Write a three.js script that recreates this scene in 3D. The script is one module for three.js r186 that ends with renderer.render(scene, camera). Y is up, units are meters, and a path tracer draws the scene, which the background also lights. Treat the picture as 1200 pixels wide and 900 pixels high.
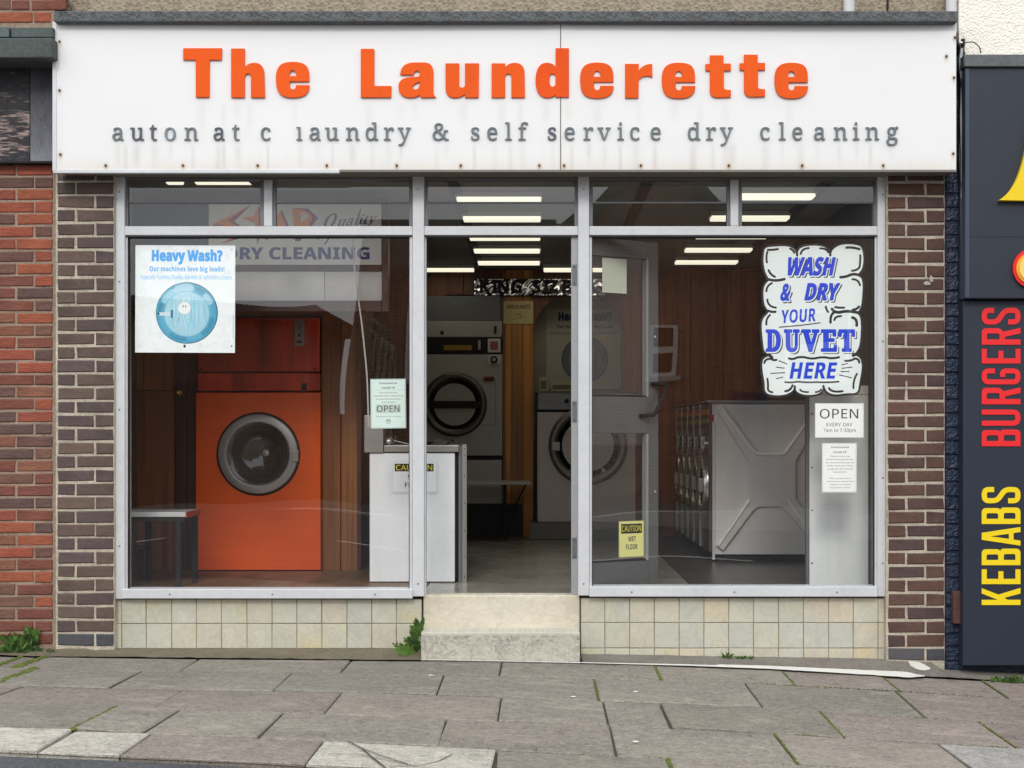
import * as THREE from 'three';
import { RoundedBoxGeometry } from 'three/addons/geometries/RoundedBoxGeometry.js';
import { TextGeometry } from 'three/addons/geometries/TextGeometry.js';
import { mergeGeometries } from 'three/addons/utils/BufferGeometryUtils.js';
import { FontLoader } from 'three/addons/loaders/FontLoader.js';
import { RectAreaLightUniformsLib } from 'three/addons/lights/RectAreaLightUniformsLib.js';

// ---------------------------------------------------------------- camera, sky, sun, exposure
const F = 1728, D = 8, EYE = 1.227, VX = 628, VY = 510;          // lens in photo pixels, metres to the shopfront
const scene = new THREE.Scene();
const camera = new THREE.PerspectiveCamera(2 * Math.atan(450 / F) * 180 / Math.PI, 4 / 3, 0.05, 400);
camera.position.set(0, EYE, D);
camera.lookAt(0, EYE, 0);
camera.setViewOffset(1200, 900, 600 - VX, 450 - VY, 1200, 900);
const renderer = new THREE.WebGLRenderer({ antialias: true });
renderer.setSize(1024, 768);
renderer.toneMapping = THREE.LinearToneMapping;
renderer.toneMappingExposure = 1.0;
renderer.shadowMap.enabled = true;
RectAreaLightUniformsLib.init();

function skyTexture() {                                            // an overcast sky, brighter overhead
  const W = 256, H = 128, d = new Float32Array(W * H * 4);
  for (let y = 0; y < H; y++) for (let x = 0; x < W; x++) {
    const el = Math.max(0, ((y + 0.5) / H - 0.5) * 2), az = (x / W) * Math.PI * 2, i = (y * W + x) * 4;
    const s = Math.sin(el * Math.PI / 2);
    const cl = 1 + 0.05 * Math.sin(az * 3 + 5 * el) + 0.04 * Math.sin(az * 7 - 9 * el + 1);
    const L = (1.22 + 0.70 * s) * cl;
    d[i] = L * 0.972; d[i + 1] = L * 1.0; d[i + 2] = L * 1.035; d[i + 3] = 1;
  }
  const t = new THREE.DataTexture(d, W, H, THREE.RGBAFormat, THREE.FloatType);
  t.mapping = THREE.EquirectangularReflectionMapping; t.magFilter = t.minFilter = THREE.LinearFilter; t.wrapS = THREE.RepeatWrapping; t.needsUpdate = true;
  return t;
}
scene.background = skyTexture(); scene.environment = scene.background;
const sun = new THREE.DirectionalLight(0xfffaf3, 1.2);
sun.position.set(-1.5, 10.6, 13); sun.target.position.set(0, 1.5, 0); sun.castShadow = true; sun.shadow.radius = 26;
Object.assign(sun.shadow.camera, { left: -8, right: 8, top: 8, bottom: -8, near: 1, far: 60 });
sun.shadow.mapSize.set(2048, 2048);
scene.add(sun, sun.target);

// ---------------------------------------------------------------- helpers
let seed = 7;
const rnd = () => { seed = (seed + 0x6d2b79f5) | 0; let t = Math.imul(seed ^ (seed >>> 15), 1 | seed); t = (t + Math.imul(t ^ (t >>> 7), 61 | t)) ^ t; return ((t ^ (t >>> 14)) >>> 0) / 4294967296; };
const rr = (a, b) => a + (b - a) * rnd();
const pick = (a) => a[Math.floor(rnd() * a.length)];
const X = (px, z) => (px - VX) * (D - z) / F;                       // a photo column / row at a known distance
const Y = (py, z) => EYE - (py - VY) * (D - z) / F;
const lin = (r, g, b) => new THREE.Color().setRGB(r / 255, g / 255, b / 255, THREE.SRGBColorSpace);
const ORD = ['first', 'second', 'third', 'fourth', 'fifth', 'sixth', 'seventh'];

// periodic noise
const HN = new Float32Array(65536); for (let i = 0; i < 65536; i++) HN[i] = rnd();
function vn(x, y, px, py) {
  const xi = Math.floor(x), yi = Math.floor(y), fx = x - xi, fy = y - yi, u = fx * fx * (3 - 2 * fx), v = fy * fy * (3 - 2 * fy);
  const h = (a, b) => HN[((((a % px) + px) % px) + 131 * (((b % py) + py) % py) + 977 * (px & 31)) & 65535];
  return (h(xi, yi) * (1 - u) + h(xi + 1, yi) * u) * (1 - v) + (h(xi, yi + 1) * (1 - u) + h(xi + 1, yi + 1) * u) * v;
}
function fbm(u, v, fx, fy, oct) { let s = 0, a = 0.5, n = 0; for (let o = 0; o < oct; o++) { s += a * vn(u * fx, v * fy, fx, fy); n += a; a *= 0.55; fx *= 2; fy *= 2; } return s / n; }
function dtex(w, h, fn, size, srgb = false) {                       // fn(u, v) -> grey or [r, g, b], 0..1
  const d = new Uint8Array(w * h * 4);
  for (let y = 0; y < h; y++) for (let x = 0; x < w; x++) {
    const c = fn((x + 0.5) / w, (y + 0.5) / h), i = (y * w + x) * 4, a = Array.isArray(c) ? c : [c, c, c];
    for (let k = 0; k < 3; k++) d[i + k] = Math.max(0, Math.min(255, a[k] * 255));
    d[i + 3] = 255;
  }
  const t = new THREE.DataTexture(d, w, h);
  t.wrapS = t.wrapT = THREE.RepeatWrapping; t.magFilter = t.minFilter = THREE.LinearFilter;
  if (srgb) t.colorSpace = THREE.SRGBColorSpace;
  if (size) t.repeat.set(1 / (size[0] ?? size), 1 / (size[1] ?? size));
  t.needsUpdate = true;
  return t;
}
const sized = (t, a, b = a) => { const c = t.clone(); c.repeat.set(1 / a, 1 / b); c.needsUpdate = true; return c; };
const T = {};
T.stone = dtex(512, 512, (u, v) => { const a = fbm(u, v, 4, 4, 4), b = fbm(u, v, 64, 64, 3), c = vn(u * 256, v * 256, 256, 256); return 0.50 + 0.42 * a + 0.30 * (b - 0.5) + 0.16 * (c - 0.5) + (c > 0.965 ? 0.22 : 0) - (c < 0.03 ? 0.15 : 0); }, 0.9);
T.flag = dtex(1024, 1024, (u, v) => { const a = fbm(u, v, 3, 5, 4), s = fbm(u, v, 7, 60, 3), b = fbm(u, v, 90, 110, 2), c = vn(u * 400, v * 400, 400, 400), p = fbm(u, v, 14, 14, 3);
  return 0.55 + 0.36 * a + 0.12 * (s - 0.5) + 0.44 * (b - 0.5) + 0.46 * (c - 0.5) + (c > 0.975 ? 0.3 : 0) + (p > 0.68 ? (p - 0.68) * 1.5 : 0) - (p < 0.3 ? (0.3 - p) * 1.2 : 0); }, 1.6);
T.brick = dtex(512, 512, (u, v) => { const a = fbm(u, v, 6, 10, 3), s = fbm(u, v, 24, 150, 3), c = vn(u * 256, v * 256, 256, 256); return 0.55 + 0.45 * a + 0.45 * (s - 0.5) + 0.18 * (c - 0.5); }, 0.6);
T.brickSmooth = dtex(512, 512, (u, v) => { const a = fbm(u, v, 5, 8, 4), s = fbm(u, v, 30, 60, 3), c = vn(u * 256, v * 256, 256, 256); return 0.58 + 0.44 * a + 0.30 * (s - 0.5) + 0.14 * (c - 0.5) + (s > 0.74 ? 0.18 : 0); }, 0.7);
T.mortar = dtex(512, 512, (u, v) => 0.42 + 0.55 * fbm(u, v, 6, 6, 5) + 0.4 * (fbm(u, v, 90, 90, 2) - 0.5), 0.8);
T.rough = dtex(512, 512, (u, v) => { const b = fbm(u, v, 40, 40, 3), c = fbm(u, v, 6, 6, 3); return 0.25 + 0.5 * b + 0.4 * c; }, 0.5);
T.tile = dtex(512, 512, (u, v) => { const a = fbm(u, v, 4, 4, 4), b = fbm(u, v, 11, 9, 4), w = Math.pow(Math.abs(Math.sin((a * 6 + b * 4) * Math.PI)), 3), k = 0.86 + 0.16 * a + 0.16 * (b - 0.5) - 0.07 * w; const t = Math.max(0, a - 0.45) * 0.75; return [k, k * (1 - 0.06 * t * 4) * 0.995, k * (1 - t * 0.9) * 0.985]; }, 0.9);
T.wood = dtex(512, 512, (u, v) => { const w = fbm(u, v, 5, 1, 3), g = fbm(u, v, 90, 3, 3), s = fbm(u, v, 200, 8, 2), k = vn(u * 22 + 3 * w, v * 3, 22, 3); return 0.40 + 0.5 * w * k + 0.5 * (g - 0.4) + 0.25 * (s - 0.5) + 0.25 * k; }, [1.1, 2.4]);
T.grime = dtex(512, 512, (u, v) => 0.80 + 0.2 * fbm(u, v, 3, 3, 5) - 0.12 * Math.max(0, fbm(u, v, 40, 4, 3) - 0.5) + 0.06 * (vn(u * 180, v * 180, 180, 180) - 0.5), 1.3);
T.asphalt = dtex(512, 512, (u, v) => { const c = vn(u * 190, v * 190, 190, 190), b = fbm(u, v, 5, 5, 4); return 0.35 + 0.5 * b + 0.5 * (c - 0.5); }, 1.2);
T.alu = dtex(512, 512, (u, v) => 0.86 + 0.16 * fbm(u, v, 5, 5, 5) + 0.10 * (fbm(u, v, 30, 30, 3) - 0.5) - 0.25 * Math.max(0, fbm(u, v, 14, 9, 4) - 0.62), 0.8);
T.brushed = dtex(256, 256, (u, v) => 0.85 + 0.15 * fbm(u, v, 3, 3, 3) + 0.10 * (fbm(u, v, 4, 120, 2) - 0.5), 0.5);

const MAT = {};
function mat(color, o = {}) {
  const m = new THREE.MeshStandardMaterial({ color, roughness: 0.8, ...o });
  return m;
}
const matStone = (c, o) => mat(c, { map: T.stone, bumpMap: T.stone, bumpScale: 0.004, roughness: 0.9, ...o });

function boxUV(g, ox = 0, oy = 0) {                                 // metre coordinates on the face's own plane
  if (g.index) g = g.toNonIndexed();
  const p = g.attributes.position, n = g.attributes.normal, uv = new Float32Array(p.count * 2);
  for (let i = 0; i < p.count; i++) {
    const ax = Math.abs(n.getX(i)), ay = Math.abs(n.getY(i)), az = Math.abs(n.getZ(i));
    if (az >= ax && az >= ay) { uv[2 * i] = p.getX(i) + ox; uv[2 * i + 1] = p.getY(i) + oy; }
    else if (ay >= ax) { uv[2 * i] = p.getX(i) + ox; uv[2 * i + 1] = p.getZ(i) + oy; }
    else { uv[2 * i] = p.getZ(i) + ox; uv[2 * i + 1] = p.getY(i) + oy; }
  }
  g.setAttribute('uv', new THREE.BufferAttribute(uv, 2));
  return g;
}
function box(x0, x1, y0, y1, z0, z1, r = 0, seg = 2) {
  const w = Math.abs(x1 - x0), h = Math.abs(y1 - y0), d = Math.abs(z1 - z0);
  const g = r ? new RoundedBoxGeometry(w, h, d, seg, Math.min(r, w / 2.05, h / 2.05, d / 2.05)) : new THREE.BoxGeometry(w, h, d);
  g.translate((x0 + x1) / 2, (y0 + y1) / 2, (z0 + z1) / 2);
  return boxUV(g, rr(0, 3), rr(0, 3));
}
const V3 = (x, y, z) => new THREE.Vector3(x, y, z);
function slab(q, depth, bev, bevH = bev) {                          // a bevelled block from its four upper corners, anticlockwise seen from the face
  const n = V3().crossVectors(V3().subVectors(q[1], q[0]), V3().subVectors(q[3], q[0])).normalize();
  const c = q.reduce((a, b) => a.add(b), V3()).multiplyScalar(0.25);
  const inset = q.map((p, i) => { const a = V3().subVectors(q[(i + 1) % 4], p).normalize(), b = V3().subVectors(q[(i + 3) % 4], p).normalize(); return p.clone().addScaledVector(a, bev).addScaledVector(b, bev); });
  const low = q.map((p) => p.clone().addScaledVector(n, -bevH)), bot = q.map((p) => p.clone().addScaledVector(n, -depth)), v = [];
  const quad = (a, b, c2, d) => v.push(a, b, c2, a, c2, d);
  quad(...inset);
  for (let i = 0; i < 4; i++) { const j = (i + 1) % 4; quad(low[i], low[j], inset[j], inset[i]); quad(bot[i], bot[j], low[j], low[i]); }
  const g = new THREE.BufferGeometry();
  g.setAttribute('position', new THREE.BufferAttribute(new Float32Array(v.flatMap((p) => [p.x, p.y, p.z])), 3));
  g.computeVertexNormals();
  return boxUV(g, rr(0, 5), rr(0, 5));
}
const faceSlab = (w, h, d, bev, jit = 0) => slab([[-1, -1], [1, -1], [1, 1], [-1, 1]].map(([a, b]) => V3(a * w / 2 + rr(-jit, jit), b * h / 2 + rr(-jit, jit), rr(-jit, jit) * 0.6)), d, bev);
function tube(pts, r, seg = 24, rad = 8, closed = false) { return boxUV(new THREE.TubeGeometry(new THREE.CatmullRomCurve3(pts.map((p) => V3(...p)), closed, 'catmullrom', 0.3), seg, r, rad, closed)); }
function cyl(r, h, x, y, z, axis = 'y', seg = 24, r2 = r) { const g = new THREE.CylinderGeometry(r, r2, h, seg); if (axis === 'z') g.rotateX(Math.PI / 2); if (axis === 'x') g.rotateZ(Math.PI / 2); g.translate(x, y, z); return boxUV(g); }
function ring(pts, seg = 48) { const g = new THREE.LatheGeometry(pts.map(([r, h]) => new THREE.Vector2(r, h)), seg); g.rotateX(Math.PI / 2); return g; }   // turned about z, profile (radius, forward)
const at = (g, x, y, z) => g.translate(x, y, z);
const merge = (a) => mergeGeometries(a.map((g) => { let h = g.index ? g.toNonIndexed() : g; for (const k of Object.keys(h.attributes)) if (!['position', 'normal', 'uv'].includes(k)) h.deleteAttribute(k); return h; }));

const taken = {};
function numbered(name) { const n = (taken[name] = (taken[name] ?? -1) + 1); return n ? `${name}_${String(n).padStart(3, '0')}` : name; }
const loose = [];
function thing(name, label, category, o = {}) {
  const g = new THREE.Group(); g.name = numbered(name); scene.add(g);
  g.userData = { label, category };
  if (o.group) g.userData.group = o.group;
  if (o.kind) g.userData.kind = o.kind;
  if (!o.placed) loose.push(g);
  return g;
}
function part(parent, name, geo, material, o = {}) {
  const m = new THREE.Mesh(geo, material); m.name = name; m.castShadow = m.receiveShadow = true;
  if (o.pos) m.position.set(...o.pos);
  if (o.label) m.userData.label = o.label;
  if (o.kind) m.userData.kind = o.kind;
  parent.add(m);
  return m;
}
function solo(name, label, category, geo, material, o = {}) {       // a thing that is one mesh
  geo.computeBoundingBox();
  const b = geo.boundingBox, c = V3((b.min.x + b.max.x) / 2, b.min.y, (b.min.z + b.max.z) / 2);
  geo.translate(-c.x, -c.y, -c.z);
  const m = new THREE.Mesh(geo, material); m.name = numbered(name); m.position.copy(c); m.castShadow = m.receiveShadow = true;
  m.userData = { label }; if (category) m.userData.category = category;
  if (o.group) m.userData.group = o.group; if (o.kind) m.userData.kind = o.kind;
  scene.add(m);
  return m;
}
function copy(o, label, pos, ry) { const c = o.clone(); c.name = numbered(o.name.replace(/_\d{3}$/, '')); c.userData = { ...o.userData, label }; c.position.set(...pos); c.rotation.y = ry; scene.add(c); return c; }
function ctex(w, h, draw) {
  const c = document.createElement('canvas'); c.width = w; c.height = h; draw(c.getContext('2d'), w, h);
  const t = new THREE.CanvasTexture(c); t.colorSpace = THREE.SRGBColorSpace; t.magFilter = THREE.LinearFilter; return t;
}
function fit(x, text, x0, x1, yTop, yBase, font = 'bold', fam = 'sans-serif', cap = 0.714, skew = 0, stroke = 0) {  // capitals from yTop to yBase, set between x0 and x1
  const s = (yBase - yTop) / cap; x.save(); x.font = `${font} ${s}px ${fam}`; const w = x.measureText(text).width;
  x.translate(x0, yBase); x.transform((x1 - x0) / w, 0, -skew, 1, 0, 0); if (stroke) { x.lineWidth = stroke; x.lineJoin = 'round'; x.strokeText(text, 0, 0); } else x.fillText(text, 0, 0); x.restore();
}
const PAPER_EDGE = mat(lin(215, 214, 205));
function sheet(name, label, category, [x0, y0, x1, y1], z, map, o = {}) {   // a printed sheet or board with its print on the front; corners in photo pixels
  const w = X(x1, z) - X(x0, z), h = Y(y0, z) - Y(y1, z), t = o.t ?? 0.0012;
  const g = new THREE.BoxGeometry(w, h, t, 1, 1, 1); g.translate(0, h / 2, 0);
  const front = mat(0xffffff, { map, roughness: o.rough ?? 0.75, ...(o.bump ? { bumpMap: o.bump, bumpScale: o.bs ?? 0.002 } : {}) });
  const e = o.edge ?? PAPER_EDGE, m = new THREE.Mesh(g, [e, e, e, e, front, e]);
  m.name = numbered(name); m.position.set((X(x0, z) + X(x1, z)) / 2, Y(y1, z), z); m.rotation.z = o.tilt ?? 0; m.userData = { label, category }; m.castShadow = m.receiveShadow = true;
  (o.parent ?? scene).add(m);
  return m;
}
const fontBold = await new FontLoader().loadAsync('fonts/droid/droid_sans_bold.typeface.json');
const fontSerif = await new FontLoader().loadAsync('fonts/droid/droid_serif_regular.typeface.json');

// materials used in many places
const ALU = mat(lin(212, 214, 217), { map: T.alu, roughness: 0.4, metalness: 0.15, bumpMap: T.grime, bumpScale: 0.001 });
const ALU_DARK = mat(lin(120, 122, 126), { map: T.brushed, roughness: 0.45, metalness: 0.5 });
const RUBBER = mat(lin(30, 30, 32), { roughness: 0.7 });
const BLACK = mat(lin(20, 20, 22), { roughness: 0.75 });
const CHROME = mat(lin(190, 190, 188), { metalness: 0.9, roughness: 0.25 });
const STEEL = mat(lin(165, 163, 158), { metalness: 0.8, roughness: 0.38, map: T.brushed });
const GLASS = new THREE.MeshPhysicalMaterial({ color: 0xffffff, transmission: 1, thickness: 0, roughness: 0, ior: 1.8 });
const DGLASS = new THREE.MeshPhysicalMaterial({ color: 0xffffff, transmission: 1, thickness: 0, roughness: 0, ior: 1.42 });
const DARKGLASS = mat(lin(14, 14, 16), { roughness: 0.08 });
const FLOOR = 0.361, CEIL = 2.64;

// ---------------------------------------------------------------- ground: heights read along the joints of the paving
const LZ = [0.21, 0.658, 1.247, 1.80, 2.394, 2.80];
const LP = [
  [[45, 770], [300, 772.2], [490, 774.7], [600, 776.8], [800, 781], [900, 784], [1080, 793], [1200, 800]],
  [[47, 784], [155, 785], [300, 787], [405, 788.2], [587, 792], [745, 797.5], [900, 801.5], [1045, 809], [1170, 818]],
  [[20, 804], [140, 806], [325, 809.5], [396, 811.5], [515, 814], [600, 817], [700, 821], [885, 828.5], [1072, 840.5], [1200, 850]],
  [[0, 823], [125, 828], [192, 830.5], [300, 834.5], [387, 837], [520, 843], [707, 848.5], [782, 852], [920, 860], [1120, 873]],
  [[0, 851], [160, 858.5], [310, 864.5], [440, 871], [515, 875.5], [600, 880], [720, 884.8], [790, 889], [900, 894.5], [1000, 900]],
  [[0, 878], [150, 885], [300, 891], [370, 896], [480, 902], [700, 912], [900, 922], [1100, 934]],
].map((l, i) => l.map(([px, py]) => [X(px, LZ[i]), Y(py, LZ[i])]));
function lineY(i, x) {
  const l = LP[i]; let k = 0; while (k < l.length - 2 && x > l[k + 1][0]) k++;
  const xx = Math.max(l[0][0] - 2.5, Math.min(l[l.length - 1][0] + 2.5, x)), [a, b] = [l[k], l[k + 1]];
  if (xx < l[0][0]) return l[0][1] + (l[0][0] - xx) * 0.03;
  if (xx > l[l.length - 1][0]) return l[l.length - 1][1] - (xx - l[l.length - 1][0]) * 0.05;
  return a[1] + (b[1] - a[1]) * (xx - a[0]) / (b[0] - a[0]);
}
function ground(x, z) {
  let i = 0; while (i < 4 && z > LZ[i + 1]) i++;
  const t = Math.max(-0.8, Math.min(1, (z - LZ[i]) / (LZ[i + 1] - LZ[i])));
  return lineY(i, x) * (1 - t) + lineY(i + 1, x) * t;
}
function terrain(x0, x1, z0, z1, nx, nz, drop) {
  const g = new THREE.PlaneGeometry(1, 1, nx, nz), p = g.attributes.position, uv = g.attributes.uv;
  for (let i = 0; i < p.count; i++) { const x = x0 + (p.getX(i) + 0.5) * (x1 - x0), z = z0 + (0.5 - p.getY(i)) * (z1 - z0); p.setXYZ(i, x, ground(x, z) - drop, z); uv.setXY(i, x, z); }
  g.computeVertexNormals();
  return g;
}
const SOIL = mat(lin(84, 78, 66), { map: T.stone, bumpMap: T.stone, bumpScale: 0.006, roughness: 1 });
const pavement = thing('pavement', 'sloping pavement of worn stone flags in front of the launderette', 'pavement', { kind: 'structure' });
part(pavement, 'bedding', terrain(-7, 7, -0.3, 2.8, 90, 30, 0.012), SOIL);
const FC = {                                                       // flag tones
  b: [125, 119, 110], g: [120, 116, 107], p: [124, 115, 108], r: [121, 110, 104], d: [117, 111, 102], l: [158, 154, 144], w: [138, 136, 132], e: [126, 119, 110],
};
const FM = {}; for (const k in FC) FM[k] = [0.96, 1.0, 1.04].map((s) => mat(lin(...FC[k]).multiplyScalar(1.46 * s), { map: T.flag, bumpMap: T.flag, bumpScale: 0.004, roughness: 0.92 }));
const rows = [
  { y: 782, j: [-160, 8, 35, 221, 405, 587, 771, 923, 1042, 1166, 1350], c: 'bdbbgbbeprw' },
  { y: 797, j: [-330, -150, 17, 149, 332, 516, 699, 883, 1067, 1250, 1420], c: 'bdddgggbgprp'.slice(0, 11) },
  { y: 832, j: [-390, -190, 3, 197, 391, 586, 710, 780, 974, 1168, 1370], c: 'dpppebbdprg' },
  { y: 860, j: [-480, -290, -100, 113, 190, 317, 518, 719, 921, 1124, 1330], c: 'ggdbbebeeww' },
  { y: 877, j: [-360, -150, -28, 66, 160, 370, 580, 788, 1010, 1240, 1450], c: 'dllllpldegg'.slice(0, 11) },
];
rows[4].c = 'ddllpldegge'; rows[0].c = 'bdbbgbbpprw'; rows[1].c = 'bbgggbbgprp'; rows[3].c = 'ggdbbbebewg';
const jointAt = [];
rows.forEach((r, i) => {
  const zm = (LZ[i] + LZ[i + 1]) / 2, xs = r.j.map((px) => X(px, zm));
  jointAt.push(xs);
  for (let k = 0; k + 1 < xs.length; k++) {
    const gx = rr(0.003, 0.006), gz = rr(0.003, 0.007), sk = rr(-0.008, 0.008), lift = rr(-0.004, 0.004), tilt = rr(-0.004, 0.004);
    const x0 = xs[k] + gx, x1 = xs[k + 1] - gx, z0 = LZ[i] + gz, z1 = LZ[i + 1] - gz, H = (x, z, e) => V3(x, ground(x, z) + lift + e * tilt, z);
    const parts = i === 4 ? 1 : 1, q = [H(x0 + sk, z1, 1), H(x1 + sk, z1, -1), H(x1, z0, -1), H(x0, z0, 1)];
    for (let s = 0; s < parts; s++) part(pavement, 'flagstone', slab(q, 0.05, 0.006, 0.004), pick(FM[r.c[k]] ?? FM.b));
  }
});
{ const crack = (l, w) => { for (let i = 0; i + 1 < l.length; i++) { const zz = (py) => LZ[4] + (LZ[5] - LZ[4]) * (py - 870) / 26, [p, q] = [l[i], l[i + 1]].map(([px, py]) => V3(X(px, zz(py)), 0, zz(py))), n = V3(q.z - p.z, 0, p.x - q.x).normalize().multiplyScalar(w), v = [p.clone().add(n), p.clone().sub(n), q.clone().sub(n), q.clone().add(n)]; v.forEach((k) => { k.y = ground(k.x, k.z) + 0.0065; }); const g = new THREE.BufferGeometry(); g.setAttribute('position', new THREE.BufferAttribute(new Float32Array([0, 1, 2, 0, 2, 3].flatMap((k) => v[k].toArray())), 3)); g.computeVertexNormals(); part(pavement, 'crack', boxUV(g), SOIL); } };
  crack([[408, 871], [424, 878], [436, 887], [452, 897]], 0.004); crack([[385, 886], [420, 884], [452, 889], [490, 894]], 0.0025); crack([[424, 878], [452, 886], [478, 892]], 0.003); crack([[530, 879], [515, 887], [495, 892], [455, 896]], 0.002); }
// cement fillet along the foot of the shop, its white painted edge
{
  const top = [], bot = [];
  const fillet = (px0, px1, n, zBack, lift) => {
    const v = [], idx = [], uv = [];
    for (let i = 0; i <= n; i++) { const px = px0 + (px1 - px0) * i / n, x = X(px, 0.2); const base = Math.max(Y(px < 100 ? 760 : px < 600 ? 761.5 : px < 1040 ? 768 + (px - 683) * 0.0154 : px < 1108 ? 774 + (px - 1040) * 0.03 : 784 + (px - 1108) * 0.1, 0.03), ground(x, 0.03) + lift); [[zBack, base + 0.004], [0.06, base + 0.003], [0.207, ground(x, 0.207) + 0.004]].forEach(([z, yy]) => { v.push(x, yy + rr(-0.002, 0.002), z); uv.push(x, z); }); }
    for (let i = 0; i < n; i++) for (let k = 0; k < 2; k++) { const a = i * 3 + k; idx.push(a, a + 1, a + 4, a, a + 4, a + 3); }
    const g = new THREE.BufferGeometry(); g.setAttribute('position', new THREE.BufferAttribute(new Float32Array(v), 3)); g.setAttribute('uv', new THREE.BufferAttribute(new Float32Array(uv), 2)); g.setIndex(idx); g.computeVertexNormals();
    return g;
  };
  const FIL = mat(lin(112, 103, 86).multiplyScalar(1.35), { map: T.stone, bumpMap: T.stone, bumpScale: 0.008, roughness: 1 });
  part(pavement, 'cement_fillet', fillet(-160, 494, 60, -0.03, 0.016), FIL);
  part(pavement, 'cement_fillet', fillet(683, 1360, 60, -0.03, 0.014), mat(lin(120, 114, 106).multiplyScalar(1.35), { map: T.stone, bumpMap: T.stone, bumpScale: 0.006, roughness: 1 }));
  const filY = (px, z) => { const x = X(px, z), base = Math.max(Y(px < 1040 ? 768 + (px - 683) * 0.0154 : 774 + (px - 1040) * 0.03, 0.03), ground(x, 0.03) + 0.014) + 0.003; return z < 0.06 ? base : base + (ground(x, 0.207) + 0.004 - base) * Math.min(1, (z - 0.06) / 0.147); };
  const paint = (pts, sit) => { const v = [], idx = [];
    pts.forEach(([px, w0, w1], i) => { const x = X(px, 0.21); for (const z of [w0, w1]) v.push(sit ? X(px, z) : x, sit ? filY(px, z) + 0.003 : ground(x, z) + 0.011 + (z < 0.2 ? 0.004 : 0), z); if (i) { const a = i * 2; idx.push(a - 2, a - 1, a + 1, a - 2, a + 1, a); } });
    const g = new THREE.BufferGeometry(); g.setAttribute('position', new THREE.BufferAttribute(new Float32Array(v), 3)); g.setIndex(idx); g.computeVertexNormals(); return boxUV(g); };
  const pts = []; for (let px = 494; px <= 1082; px += 7) { const t = Math.max(0, (px - 680) / 400), w = (0.024 + 0.13 * Math.pow(t, 1.6)) * (1 + rr(-0.08, 0.08)) * (px > 1060 ? (1086 - px) / 26 : 1); const mid = 0.219 + 0.02 * t; pts.push([px, mid - w * 0.5, mid + w * 0.5]); }
  part(pavement, 'white_paint', paint(pts), mat(lin(226, 224, 218), { map: T.grime, roughness: 0.8 }));
  part(pavement, 'white_paint', paint([[1064, 0.062, 0.066], [1067, 0.062, 0.11], [1072, 0.063, 0.135], [1077, 0.068, 0.15], [1083, 0.09, 0.155], [1090, 0.125, 0.14]], true), mat(lin(214, 211, 202), { map: T.grime, roughness: 0.85 }));
  // moss in some of the joints
  const moss = [];
  const strip = (x0, z0, x1, z1, w) => { const n = Math.ceil(Math.hypot(x1 - x0, z1 - z0) / 0.012); for (let i = 0; i < n; i++) { const t = (i + rnd()) / n, r = w * rr(0.35, 0.75), g = new THREE.IcosahedronGeometry(r, 0); g.scale(1, rr(0.35, 0.6), 1); const x = x0 + (x1 - x0) * t + rr(-w, w) * 0.35, z = z0 + (z1 - z0) * t + rr(-w, w) * 0.35; g.rotateY(rnd() * 6); moss.push(at(g, x, ground(x, z) + 0.0, z)); } };
  const vj = (i, k, w) => strip(jointAt[i][k], LZ[i], jointAt[i][k], LZ[i + 1], w);
  vj(0, 2, 0.036); vj(1, 2, 0.042); vj(0, 1, 0.022); vj(3, 3, 0.027); vj(0, 6, 0.02); vj(0, 7, 0.012); vj(0, 8, 0.011); vj(0, 9, 0.011); vj(1, 6, 0.009); vj(2, 8, 0.015); vj(2, 9, 0.011); vj(4, 7, 0.016); vj(1, 8, 0.007); vj(3, 8, 0.01);
  strip(X(860, 0.66), 0.66, X(1170, 0.66), 0.66, 0.009); strip(X(1068, 1.24), 1.247, X(1260, 1.24), 1.247, 0.009); strip(X(930, 1.8), 1.8, X(960, 1.8), 1.8, 0.01); strip(X(1120, 1.8), 1.8, X(1180, 1.8), 1.8, 0.012); strip(X(685, 0.2), 0.12, X(692, 0.2), 0.16, 0.02); strip(X(1060, 2.38), 2.394, X(760, 2.38), 2.394, 0.007);
  solo('moss', 'green moss growing in the joints of the paving', 'moss', merge(moss.map((g) => boxUV(g))), mat(lin(100, 114, 46), { roughness: 1, map: T.rough }), { kind: 'stuff' });
  // litter: pale flecks
  for (const [px, z, label] of [[172, 0.12, 'white scrap on the cement below the tiled wall'], [505, 0.72, 'white scrap on a flag in front of the step'], [745, 1.0, 'white scrap on the flag below the glass door'], [672, 1.2, 'tiny white scrap at a flag joint'], [745, 2.15, 'white scrap on the flag in the lower middle'], [761, 0.14, 'white scrap on cement under the window']]) {
    const x = X(px, z), g = new THREE.IcosahedronGeometry(0.011, 0); g.scale(1.3, 0.25, 0.9);
    solo('litter_scrap', label, 'litter', at(boxUV(g), x, ground(x, z) + 0.006, z), mat(lin(220, 218, 212)), { group: 'scraps on the pavement' });
  }
}
const ASPH = mat(lin(88, 90, 95).multiplyScalar(1.05), { map: T.asphalt, bumpMap: T.asphalt, bumpScale: 0.006, roughness: 0.95 });
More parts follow.
